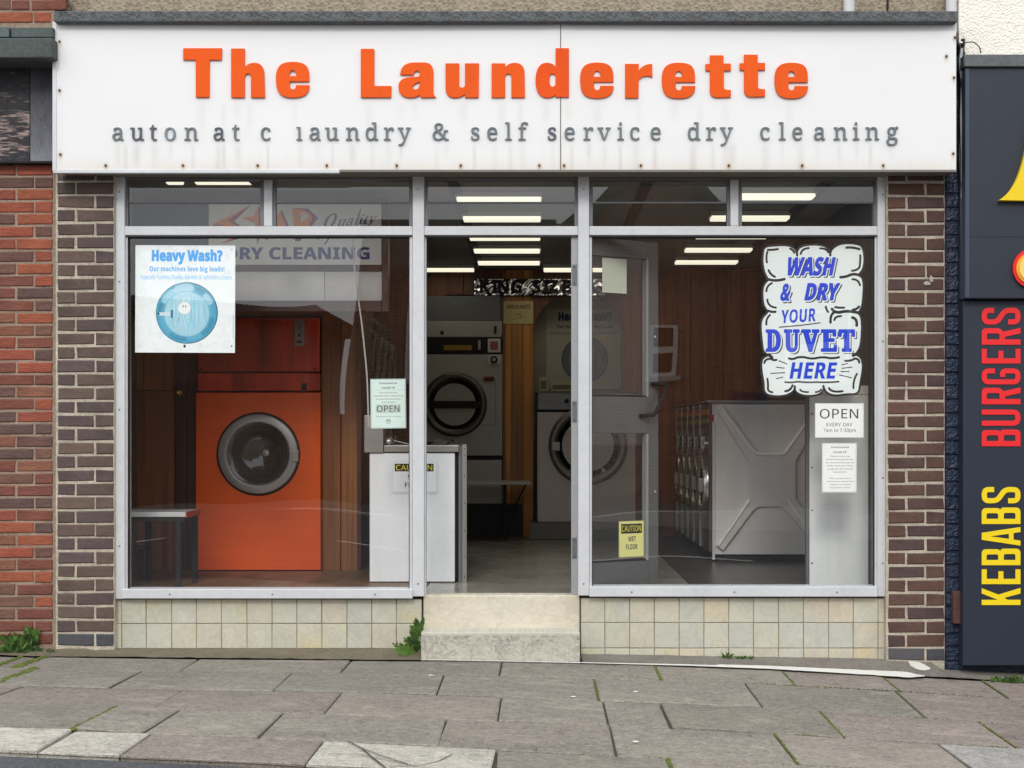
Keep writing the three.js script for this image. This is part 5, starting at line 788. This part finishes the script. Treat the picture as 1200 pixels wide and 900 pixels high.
// ---------------------------------------------------------------- ceiling lights
{
  const GLOW = new THREE.MeshStandardMaterial({ color: 0xffffff, emissive: new THREE.Color(1, 0.95, 0.74), emissiveIntensity: 0.95, roughness: 0.6 });
  const CASE = mat(lin(200, 200, 190), { roughness: 0.5 });
  const lamp = (label, x, z, len = 0.49, wd = 0.15, yb = EYE + 1.36) => {
    const m = thing('ceiling_light', label, 'ceiling light', { group: 'fluorescent ceiling lights' });
    part(m, 'housing', box(x - len / 2 - 0.008, x + len / 2 + 0.008, yb + 0.02, CEIL - 0.002, z - wd / 2, z + wd / 2, 0.003), CASE);
    part(m, 'diffuser', box(x - len / 2, x + len / 2, yb, yb + 0.019, z - wd / 2 + 0.01, z + wd / 2 - 0.01, 0.006), GLOW);
    const l = new THREE.RectAreaLight(new THREE.Color(1, 0.95, 0.76), 2.1, len - 0.02, wd - 0.03); l.name = 'strip_lamp'; l.position.set(x, yb - 0.004, z); l.lookAt(x, 0, z); m.add(l);
  };
  [-0.6, -1.36, -2.26, -2.98, -3.75].forEach((z, i) => lamp(`fluorescent ceiling light, ${ORD[i]} from the window in the row above the doorway`, -0.215, z));
  [-0.48, -1.33, -2.17, -2.93, -3.7].forEach((z, i) => lamp(`fluorescent ceiling light, ${ORD[i]} from the window in the row above the grey machine`, 1.352, z));
  lamp('fluorescent ceiling light at the back of the shop above the tumble dryer', -0.76, -4.24, 0.49, 0.14); lamp('fluorescent ceiling light at the back of the shop above the washing machine poster', 0.31, -4.24, 0.49, 0.16);
  lamp('thin strip light close behind the transom above the Heavy Wash poster', X(262, -0.2), -0.2, 0.31, 0.07, Y(216, -0.2)); lamp('short strip light behind the transom window corner nearest the brown pier', X(205, -0.2), -0.2, 0.09, 0.07, Y(216, -0.2));
}

// ---------------------------------------------------------------- the glass door, swung inwards
const DOOR = { x: X(678, -0.03), z: -0.04, th: 0.535 };
const dC = Math.cos(DOOR.th), dS = Math.sin(DOOR.th);
const dl = (px) => { const k = (px - VX) / F; return (k * (D - DOOR.z) - DOOR.x) / (dC - k * dS); };       // along the leaf
const dy = (px, py) => Y(py, DOOR.z - dl(px) * dS);
{
  const d = thing('glass_door', 'grey aluminium framed glass door standing open inside the shop', 'door', { placed: true });
  d.position.set(DOOR.x, FLOOR, DOOR.z); d.rotation.y = DOOR.th;
  const GA = mat(lin(96, 96, 94), { map: T.brushed, roughness: 0.4, metalness: 0.3 });
  const w = dl(769), t = 0.022, L = (y) => y - FLOOR, gi = dl(757), g0 = 0.06;
  const y0 = 0.012, y1 = 2.31 - FLOOR, mT = L(1.44), mB = L(1.237), bT = L(0.527), tB = L(2.212);
  const b = (n, a, c, e, f, m = GA, r = 0.003) => part(d, n, box(a, c, e, f, -t, t, r), m);
  b('stile', 0.004, g0, y0, y1); b('stile', gi, w, y0, y1); b('top_rail', g0 + 0.0005, gi - 0.0005, tB, y1 - 0.001); b('mid_rail', g0 + 0.0005, gi - 0.0005, mB, mT); b('bottom_rail', g0 + 0.0005, gi - 0.0005, y0 + 0.001, bT);
  for (const [a, c] of [[mT, tB], [bT, mB]]) { part(d, 'bead', box(gi - 0.014, gi - 0.001, a + 0.001, c - 0.001, -t * 0.8, t * 1.15), mat(lin(150, 151, 152), { roughness: 0.4, metalness: 0.3 })); part(d, 'bead', box(g0 + 0.001, gi - 0.015, a + 0.001, a + 0.01, -t * 0.8, t * 0.9), BLACK); const g = new THREE.PlaneGeometry(gi - g0, c - a); g.translate((gi + g0) / 2, (a + c) / 2, 0); part(d, 'glass_pane', g, DGLASS); }
  const H = (px, py, z) => [dl(px), L(dy(px, py)), z];
  part(d, 'pull_handle', tube([H(761.5, 450, t), H(763, 450, t + 0.03), H(771, 451.5, t + 0.05), H(771.5, 456, t + 0.05), H(767.5, 467, t + 0.05), H(762, 480, t + 0.05), H(758, 486, t + 0.045), H(750, 487.3, t + 0.03), H(748, 487.3, t)], 0.0125, 60, 12), mat(lin(7, 7, 8), { roughness: 0.85 }));
  for (const y of [395, 576]) part(d, 'bolt', cyl(0.008, 0.01, dl(764), L(dy(764, y)), t + 0.004, 'z', 12), CHROME);
  const onDoor = (name, label, cat, [a, t0, c, u0], map, o = {}) => { const m = sheet(name, label, cat, [600, 0, 601, 1], 0, map, o); const lx = (dl(a) + dl(c)) / 2, W = dl(c) - dl(a), y1_ = dy((a + c) / 2, t0), y0_ = dy((a + c) / 2, u0);
    m.geometry = new THREE.BoxGeometry(W, y1_ - y0_, 0.0012).translate(0, (y1_ - y0_) / 2, 0); m.position.set(DOOR.x + lx * dC + 0.006 * dS, y0_, DOOR.z - lx * dS + 0.006 * dC); m.rotation.y = DOOR.th; };
  const blank = ctex(128, 160, (x, w, h) => { x.fillStyle = '#c6cbb8'; x.fillRect(0, 0, w, h); for (let i = 0; i < 14; i++) { x.fillStyle = 'rgba(120,124,104,0.05)'; x.fillRect(10, 14 + i * 10, 70 + rnd() * 36, 3); } });
  onDoor('paper_notice', 'blank pale green paper taped high on the glass door', 'notice', [705, 303, 733.5, 343.5], blank);
  const caution = (yel) => (x, w, h) => { x.fillStyle = yel; x.fillRect(0, 0, w, h); x.strokeStyle = 'rgba(90,90,60,0.5)'; x.lineWidth = 3; x.strokeRect(5, 5, w - 10, h - 10); x.fillStyle = '#1c1a10'; x.fillRect(w * 0.09, h * 0.075, w * 0.83, h * 0.27); x.fillStyle = '#e8d829'; fit(x, 'CAUTION', w * 0.11, w * 0.9, h * 0.13, h * 0.29, ''); x.fillStyle = '#2a2a26'; fit(x, 'WET', w * 0.37, w * 0.68, h * 0.43, h * 0.57); fit(x, 'FLOOR', w * 0.27, w * 0.74, h * 0.65, h * 0.79); };
  onDoor('caution_sign', 'yellow CAUTION WET FLOOR sign low on the glass door', 'sign', [724.5, 610.5, 753.8, 652.5], ctex(290, 420, caution('#dcd98a')));
  sheet('caution_sign', 'white CAUTION WET FLOOR sign on the white counter behind the mullion', 'sign', [459, 540, 512.5, 577.5], -0.655, ctex(540, 380, (x, w, h) => { x.fillStyle = '#e9edee'; x.fillRect(0, 0, w, h); x.strokeStyle = 'rgba(90,100,110,0.4)'; x.lineWidth = 4; x.strokeRect(14, 14, w - 28, h - 28); x.fillStyle = '#20201c'; x.fillRect(36, 34, w - 80, 92); x.fillStyle = '#e6d92c'; fit(x, 'CAUTION', 44, w - 50, 50, 112, ''); x.fillStyle = '#38383a'; fit(x, 'WET', 190, 345, 168, 222); fit(x, 'FLOOR', 150, 395, 258, 312); }));
}

// ---------------------------------------------------------------- notices on the window glass
{
  const lines = (x, list, ink = '#4a4f4c') => { x.fillStyle = ink; for (const [t, a, c, y0, y1, f] of list) fit(x, t, a, c, y0, y1, f ?? ''); };
  const frameOf = (x, w, h, bg) => { x.fillStyle = bg; x.fillRect(0, 0, w, h); };
  sheet('paper_notice', 'pale green Coronavirus notice reading OPEN beside the silver mullion', 'notice', [434.5, 444, 476, 502], -0.03, ctex(490, 684, (x, w, h) => { frameOf(x, w, h, '#dcefe8'); x.strokeStyle = '#7d8a86'; x.lineWidth = 4; x.strokeRect(8, 8, w - 16, h - 16);
    lines(x, [['Coronavirus', 120, 372, 46, 72, 'bold'], ['Covid-19', 150, 340, 108, 136, 'bold'], ['This self service', 120, 370, 180, 200], ['launderette is classed as', 45, 450, 224, 244], ['an essential business', 75, 420, 268, 288], ['and remains', 150, 350, 312, 332], ['Please wear a face covering', 75, 415, 510, 526]]); x.strokeStyle = '#7d8a86'; x.lineWidth = 2; x.beginPath(); x.moveTo(30, 152); x.lineTo(460, 152); x.stroke(); x.fillStyle = '#c3d3cd'; x.fillRect(72, 352, 345, 118); x.fillStyle = '#2a302e'; fit(x, 'OPEN', 78, 412, 370, 456, ''); x.strokeStyle = '#6c7a76'; x.lineWidth = 6; x.beginPath(); x.arc(245, 588, 30, 0, 7); x.stroke(); x.beginPath(); x.arc(235, 580, 8, 0, 7); x.moveTo(262, 580); x.arc(254, 580, 8, 0, 7); x.stroke(); }), { tilt: 0.01 });
  sheet('opening_hours', 'white sign reading OPEN EVERY DAY 7am to 7-30pm', 'sign', [955, 472.5, 1012.3, 513], -0.03, ctex(574, 405, (x, w, h) => { frameOf(x, w, h, '#f6f7f6'); lines(x, [['OPEN', 46, 526, 68, 178], ['EVERY DAY', 130, 440, 232, 272], ['7am to 7-30pm', 95, 485, 298, 338]], '#3a3a3c'); x.strokeStyle = '#c9cccb'; x.lineWidth = 5; x.strokeRect(4, 4, w - 8, h - 8); }));
  sheet('paper_notice', 'white Coronavirus notice below the OPEN EVERY DAY sign', 'notice', [963.3, 519.3, 1003.8, 577], -0.03, ctex(405, 577, (x, w, h) => { frameOf(x, w, h, '#f4f6f5'); x.strokeStyle = '#a5aaa9'; x.lineWidth = 3; x.strokeRect(8, 8, w - 16, h - 16);
    lines(x, [['Coronavirus', 105, 318, 36, 58, 'bold'], ['Covid-19', 130, 285, 94, 116, 'bold'], ['Please follow the', 95, 330, 146, 162], ['Government guidelines', 50, 370, 182, 198], ['on social distancing and', 45, 378, 220, 236], ['other measures whilst', 60, 365, 256, 272], ['using this self service', 55, 365, 294, 310], ['launderette', 130, 290, 330, 346], ['This launderette is', 85, 340, 406, 420], ['cleaned and disinfected', 55, 372, 442, 456], ['regularly to ensure', 85, 340, 478, 492], ['everyone’s safety', 90, 330, 514, 528]]); }));
  // the cut out duvet sign, drawn in the scale of an enlargement 8.57 times the photograph
  const U = 8.571, z = -0.032, ox = 880, oy = 280;
  const sil = [[140, 85], [220, 78], [320, 70], [400, 80], [445, 115], [465, 165], [478, 110], [520, 78], [600, 66], [700, 68], [760, 92], [797, 165], [812, 118], [870, 70], [940, 52], [1010, 52], [1070, 62], [1108, 78], [1128, 150], [1130, 250], [1108, 318], [1065, 362], [1112, 392], [1124, 470], [1116, 600], [1104, 690], [1062, 748], [1095, 775], [1106, 860], [1100, 1000], [1084, 1100], [1030, 1168], [1090, 1185], [1114, 1250], [1112, 1320], [1088, 1450], [1074, 1552], [960, 1548], [850, 1566], [770, 1545], [728, 1478], [708, 1540], [640, 1566], [540, 1568], [460, 1540], [440, 1480], [420, 1530], [340, 1568], [230, 1572], [140, 1546], [140, 1450], [118, 1340], [112, 1250], [130, 1195], [205, 1172], [132, 1130], [124, 1060], [112, 950], [106, 860], [124, 790], [190, 733], [140, 680], [126, 600], [126, 500], [150, 445], [190, 415], [145, 340], [126, 250], [128, 160]];
  const smooth = (x) => { const n = sil.length; x.beginPath(); x.moveTo((sil[0][0] + sil[n - 1][0]) / 2, (sil[0][1] + sil[n - 1][1]) / 2); for (let i = 0; i < n; i++) { const a = sil[i], c = sil[(i + 1) % n]; x.quadraticCurveTo(a[0], a[1], (a[0] + c[0]) / 2, (a[1] + c[1]) / 2); } x.closePath(); };
  const W = 1240, H = 1640;
  const art = ctex(W, H, (x) => {
    x.fillStyle = '#17171c'; x.fillRect(0, 0, W, H); smooth(x); x.fillStyle = '#e9f1ee'; x.fill(); x.strokeStyle = '#17171c'; x.lineCap = x.lineJoin = 'round';
    const cv = (w, ...p) => { x.lineWidth = w * 1.35; x.beginPath(); x.moveTo(p[0], p[1]); if (p.length === 4) x.lineTo(p[2], p[3]); for (let i = 2; i + 3 < p.length; i += 4) x.quadraticCurveTo(p[i], p[i + 1], p[i + 2], p[i + 3]); x.stroke(); };
    cv(16, 170, 110, 220, 112, 270, 102); cv(15, 165, 130, 150, 180, 160, 235); cv(16, 395, 98, 425, 110, 435, 138); cv(15, 500, 150, 515, 95, 580, 92); cv(15, 695, 95, 755, 92, 778, 135); cv(18, 960, 88, 1010, 80, 1090, 102); cv(15, 1098, 165, 1100, 210, 1092, 280, 1075, 315, 1015, 320); cv(16, 178, 315, 195, 360, 240, 380);
    cv(20, 175, 405, 240, 430, 335, 404); cv(20, 900, 385, 960, 382, 1000, 360, 1050, 345, 1105, 372); cv(15, 155, 525, 160, 465, 210, 445); cv(15, 1020, 405, 1080, 405, 1095, 465); cv(15, 165, 610, 170, 680, 250, 690); cv(16, 848, 685, 890, 695, 935, 690); cv(18, 1025, 712, 1070, 705, 1085, 680); cv(18, 175, 722, 200, 735, 245, 732);
    cv(22, 815, 705, 840, 745, 900, 735, 980, 715, 1095, 745); cv(16, 752, 682, 760, 720, 775, 732); cv(18, 800, 840, 795, 765, 830, 742); cv(15, 838, 815, 845, 775, 905, 775); cv(20, 1018, 790, 1070, 800, 1062, 870); cv(15, 155, 860, 150, 800, 190, 765);
    cv(24, 150, 1150, 190, 1165, 210, 1192); cv(24, 1028, 1170, 1060, 1150, 1085, 1155); cv(16, 135, 1245, 145, 1200, 200, 1205, 230, 1222, 255, 1215); cv(16, 948, 1224, 1010, 1228, 1040, 1202, 1085, 1200, 1088, 1242); cv(15, 165, 1405, 175, 1460, 170, 1500, 170, 1535, 215, 1540); cv(16, 345, 1530, 400, 1525, 418, 1470); cv(13, 495, 1515, 510, 1540, 575, 1538); cv(13, 650, 1538, 690, 1538, 705, 1512); cv(16, 785, 1500, 810, 1545, 920, 1530); cv(14, 1065, 1355, 1025, 1420, 1030, 1500);
    cv(17, 465, 165, 460, 120, 445, 105); cv(17, 797, 165, 795, 120, 815, 100); cv(17, 440, 1480, 445, 1540, 400, 1560); cv(17, 728, 1478, 735, 1530, 780, 1555);
    cv(16, 380, 1200, 420, 1215, 460, 1192, 520, 1180, 570, 1196, 620, 1208, 680, 1192, 740, 1184, 790, 1198, 840, 1200, 885, 1188); cv(13, 345, 1438, 400, 1446, 470, 1434, 560, 1444, 660, 1438, 760, 1444, 880, 1434);
    cv(8, 285, 886, 500, 872, 695, 842); for (const p of [[280, 1224, 362, 1256], [255, 1288, 335, 1298], [200, 1350, 340, 1344], [255, 1404, 320, 1388], [915, 1264, 970, 1252], [915, 1300, 1015, 1288], [905, 1332, 985, 1332], [890, 1366, 1010, 1394]]) cv(7, ...p);
    const bl = '#0b3fd2', word = (t, a, c, y0, y1, sk, shade, f = 'bold', fam = 'sans-serif', st = 10) => { if (shade) { x.fillStyle = x.strokeStyle = '#17171c'; fit(x, t, a + shade, c + shade, y0 + shade, y1 + shade, f, fam, 0.714, sk, 22); x.strokeStyle = '#e9f1ee'; fit(x, t, a + 0.35 * shade, c + 0.35 * shade, y0 + shade * 0.35, y1 + shade * 0.35, f, fam, 0.714, sk, st + 12); } x.fillStyle = x.strokeStyle = bl; fit(x, t, a, c, y0, y1, f, fam, 0.714, sk); fit(x, t, a, c, y0, y1, f, fam, 0.714, sk, st); };
    word('WASH', 345, 830, 190, 362, 0.2, 17, 'bold', 'sans-serif', 14); word('&', 285, 385, 455, 618, 0.18, 17); word('DRY', 525, 860, 450, 612, 0.2, 17, 'bold', 'sans-serif', 14);
    x.save(); x.translate(290, 850); x.rotate(-0.06); x.translate(-290, -850); word('YOUR', 300, 650, 718, 848, 0.12, 0, 'bold', 'sans-serif', 1); x.restore();
    word('HERE', 372, 850, 1242, 1402, 0.17, 0, 'bold', 'sans-serif', 4);
    const D_ = [['D', 150, 305], ['U', 335, 485], ['V', 515, 680], ['E', 705, 865], ['T', 885, 1040]]; for (const [c, a, b] of D_) word(c, a, b, 918, 1124, 0, 20, 'bold', 'serif', 22);
  });
  const s = new THREE.Shape(), n = sil.length, cx = 618, cy = 820, P = sil.map(([a, c], i) => { const p = sil[(i + n - 1) % n], q = sil[(i + 1) % n]; let nx = q[1] - p[1], ny = p[0] - q[0]; const k = Math.hypot(nx, ny); return [a + nx / k * 22, c + ny / k * 22]; });
  const c2 = ([a, c]) => [X(ox + a / U, z), Y(oy + c / U, z)];
  const mid = (i) => { const a = P[i % n], c = P[(i + 1) % n]; return [(a[0] + c[0]) / 2, (a[1] + c[1]) / 2]; };
  s.moveTo(...c2(mid(n - 1))); for (let i = 0; i < n; i++) s.quadraticCurveTo(...c2(P[i]), ...c2(mid(i)));
  const g = new THREE.ExtrudeGeometry(s, { depth: 0.004, bevelEnabled: false, curveSegments: 4 }), p = g.attributes.position, uv = g.attributes.uv;
  for (let i = 0; i < p.count; i++) uv.setXY(i, ((p.getX(i) - X(ox, z)) / (X(ox + W / U, z) - X(ox, z))), 1 - ((Y(oy, z) - p.getY(i)) / (Y(oy, z) - Y(oy + H / U, z))));
  g.translate(0, 0, z - 0.004);
  solo('duvet_sign', 'cut out pillow shaped sign painted WASH & DRY YOUR DUVET HERE', 'sign', g, [mat(0xffffff, { map: art, roughness: 0.5 }), BLACK]);
}

// ---------------------------------------------------------------- plants at the foot of the wall
{
  const GR = [[70, 108, 36], [92, 132, 46], [56, 92, 32], [108, 146, 60]].map((c) => new THREE.MeshPhysicalMaterial({ color: lin(...c).multiplyScalar(0.92), roughness: 0.8, transmission: 0.25, thickness: 0 }));
  const leaf = (l, w, bend, n = 5) => { const v = [], idx = []; for (let i = 0; i <= n; i++) { const t = i / n, r = w * Math.sin(Math.PI * Math.min(1, 0.12 + t * 0.88)) * 0.5, y = Math.sin(t * bend) / bend * l, x = (1 - Math.cos(t * bend)) / bend * l; v.push(x, y, -r, x + r * 0.2, y, 0, x, y, r); if (i) for (let k = 0; k < 2; k++) { const a = i * 3 + k; idx.push(a - 3, a - 2, a + 1, a - 3, a + 1, a); } } const g = new THREE.BufferGeometry(); g.setAttribute('position', new THREE.BufferAttribute(new Float32Array(v), 3)); g.setIndex(idx); g.computeVertexNormals(); return boxUV(g); };
  const frond = (l) => { const gs = [], n = 8, b = 0.9, pt = (t) => [0, Math.sin(t * b) / b * l, (1 - Math.cos(t * b)) / b * l]; for (let i = 1; i <= n; i++) { const t = i / n, [, y, z] = pt(t); for (const s of i === n ? [0] : [-1, 1]) { const g = leaf(l * 0.30 * (1 - t * 0.55) * rr(0.85, 1.15), l * 0.17 * (1 - t * 0.4), rr(0.3, 0.9), 4); g.rotateY(-Math.PI / 2); g.rotateZ(-s * rr(0.9, 1.25)); g.rotateX(rr(-0.3, 0.3)); gs.push(at(g, 0, y, z)); } } gs.push(boxUV(new THREE.TubeGeometry(new THREE.CatmullRomCurve3([0, 0.3, 0.6, 1].map((t) => V3(...pt(t)))), 8, 0.0016, 4))); return merge(gs); };
  const f = thing('fern', 'small green fern growing from the corner beside the step', 'fern');
  const put = (th, nm, g, px, py, z, lean, yaw, m) => { g.rotateZ(lean); g.rotateY(yaw); part(th, nm, at(g, X(px, z), Y(py, z), z), m); };
  for (const [px, py, l, lean] of [[487, 764, 0.17, 1.35], [488, 766, 0.15, 1.1], [489, 763, 0.13, 0.75], [490, 760, 0.13, 0.35], [491, 748, 0.12, 0.1], [491, 741, 0.10, -0.25], [491, 737, 0.08, 0.35], [488, 765, 0.10, 1.6], [490, 757, 0.11, 0.9], [490, 752, 0.10, 0.6], [486, 767, 0.11, 0.3], [484, 767, 0.10, 1.0], [489, 768, 0.08, -0.3], [491, 744, 0.09, 0.7]]) put(f, 'frond', frond(l * 0.88), px, py, 0.04 + rnd() * 0.07, lean, rr(-0.5, 0.5), pick(GR));
  const weed = (name, label, spots) => { const t = thing(name, label, 'weed'); for (const [px, py, z, n, l, w, spread] of spots) { for (let i = 0; i < n; i++) { const g = leaf(l * rr(0.6, 1.15), w * rr(0.7, 1.2), rr(0.3, 1.3)); g.rotateY(rr(-2.4, -0.7)); put(t, 'leaf', g, px + rr(-spread, spread), py, z + rr(-0.02, 0.02), rr(-1.25, 1.25), rr(-0.6, 0.6), pick(GR)); } } return t; };
  weed('dandelion', 'bright green leafy weed at the foot of the red brick wall', [[17, 767, 0.12, 60, 0.105, 0.022, 4]]);
  weed('weed', 'darker straggly weed against the red bricks next to the dandelion', [[30, 756, 0.075, 30, 0.075, 0.03, 9], [36, 745, 0.07, 20, 0.06, 0.028, 5], [12, 752, 0.07, 14, 0.07, 0.026, 9], [34, 765, 0.09, 24, 0.05, 0.018, 14], [54, 766, 0.1, 24, 0.04, 0.012, 13]]);
  weed('grass_tuft', 'thin grass tuft at the foot of the tiles under the duvet sign', [[850, 771.5, 0.05, 24, 0.05, 0.007, 4], [868, 772.5, 0.06, 60, 0.026, 0.007, 15]]);
  weed('grass_tuft', 'low bright weed in the ground below the navy board', [[1180, 800, 0.225, 90, 0.05, 0.012, 16]]);
  weed('weed', 'small sprig in the joint between step and tiles', [[685, 776, 0.1, 9, 0.03, 0.008, 2]]);
  const db = []; for (let i = 0; i < 160; i++) { const px = rnd() < 0.6 ? rr(1085, 1200) : rr(0, 70), z = rr(0.03, 0.2), x = X(px, z), r = rr(0.003, 0.008), g = new THREE.IcosahedronGeometry(r, 0); g.scale(1.3, 0.5, 1); g.rotateY(rnd() * 6); db.push(boxUV(at(g, x, ground(x, z) + 0.004, z))); }
  solo('debris', 'brown leaf crumbs and dirt at the foot of the walls', 'debris', merge(db), mat(lin(98, 74, 52), { roughness: 1 }), { kind: 'stuff' });
}

// ---------------------------------------------------------------- across the road, seen only as reflections
{
  const brickTex = dtex(1024, 1024, (u, v) => { const C = 16, R = 32, r = Math.floor(v * R), uu = u * C + (r % 2) * 0.5, c = Math.floor(uu), fx = uu - c, fy = v * R - r; if (fx < 0.05 || fy < 0.13) return [0.80, 0.74, 0.66]; const k = HN[(c % C) * 37 + r * 91] * 0.5 + 0.55, n = fbm(u, v, 40, 40, 2); return [0.42 * k + 0.1 * n, 0.2 * k + 0.05 * n, 0.13 * k + 0.04 * n]; }, [3.6, 2.4]);
  const BR = mat(new THREE.Color(0.6, 0.55, 0.5), { map: brickTex, roughness: 0.9 }), SLATE = mat(lin(78, 80, 88), { roughness: 0.7, map: T.stone }), WHITE = mat(lin(232, 232, 228), { roughness: 0.5 });
  const z = 20, h = thing('brick_house', 'red brick house across the road with a white window, seen reflected', 'house');
  const pr = (pts, z0, z1) => { const s = new THREE.Shape(); pts.forEach(([a, c], i) => i ? s.lineTo(a, c) : s.moveTo(a, c)); s.closePath(); const g = new THREE.ExtrudeGeometry(s, { depth: z1 - z0, bevelEnabled: false }); g.translate(0, 0, z0); return boxUV(g); };
  part(h, 'wall', box(-3.3, 9, -0.6, 5.25, z, z + 7), BR);
  part(h, 'gable', pr([[1.0, 5.25], [3.6, 5.25], [2.3, 6.6]], z + 0.02, z + 0.4), BR);
  part(h, 'roof', pr([[0.4, 5.26], [9.2, 5.26], [8.6, 5.75], [1.0, 5.75]], z + 0.6, z + 6.5), SLATE);
  part(h, 'verge', pr([[0.75, 5.25], [1.0, 5.25], [2.3, 6.62], [3.6, 5.25], [3.85, 5.25], [2.3, 6.9]], z - 0.2, z + 0.5), SLATE);
  const win = (x, y, w, ht) => { const f = part(h, 'window', box(x - w / 2, x + w / 2, y, y + ht, z - 0.06, z + 0.02), WHITE); for (const k of [0, 1]) part(f, 'pane', box(x - w / 2 + 0.08, x + w / 2 - 0.08, y + 0.08 + k * ht / 2, y + ht / 2 - 0.05 + k * ht / 2, z - 0.075, z - 0.061), DARKGLASS); part(f, 'sill', box(x - w / 2 - 0.08, x + w / 2 + 0.08, y - 0.1, y - 0.002, z - 0.15, z), mat(lin(190, 186, 178))); };
  win(2.24, 2.4, 0.5, 1.0); win(5.6, 2.3, 1.2, 1.4); win(-1.6, 2.3, 1.1, 1.4);
  part(h, 'parapet', box(-3.35, 0.39, 5.25, 5.32, z - 0.05, z + 0.4), SLATE);
  part(h, 'door', box(3.6, 4.5, 0, 2.05, z - 0.05, z + 0.02), mat(lin(60, 66, 90)));
  const g2 = thing('garage_block', 'low brown flat roofed building across the road, seen reflected', 'garage');
  part(g2, 'wall', box(-14, -4.1, -0.6, 3.6, 20, 26), mat(lin(120, 92, 74), { map: T.grime })); part(g2, 'roof', box(-14.2, -4.0, 3.6, 3.9, 19.8, 26.2), mat(lin(70, 66, 64))); for (const x of [-12, -9, -6]) part(g2, 'garage_door', box(x - 1.1, x + 1.1, -0.2, 2.3, 19.95, 20.02), mat(lin(86, 70, 62)));
  const h2 = thing('pale_house', 'pale rendered house further along across the road, seen reflected', 'house');
  part(h2, 'wall', box(11, 20, -0.6, 5.2, 20, 27), mat(lin(206, 200, 186), { map: T.grime })); part(h2, 'roof', pr([[10.8, 5.2], [20.2, 5.2], [19, 7.4], [12, 7.4]], 20, 27), SLATE);
  solo('garden_wall', 'low brick wall in the gap across the road, seen reflected', 'garden wall', box(-4.0, -3.35, -0.6, 1.7, 22, 22.3), BR);
}

// ---------------------------------------------------------------- every thing gets its origin at its base
scene.updateMatrixWorld(true);
for (const g of loose) {
  const b = new THREE.Box3().setFromObject(g); if (b.isEmpty()) continue;
  const c = V3((b.min.x + b.max.x) / 2, b.min.y, (b.min.z + b.max.z) / 2);
  g.position.copy(c); for (const k of g.children) k.position.sub(c);
}
renderer.render(scene, camera);
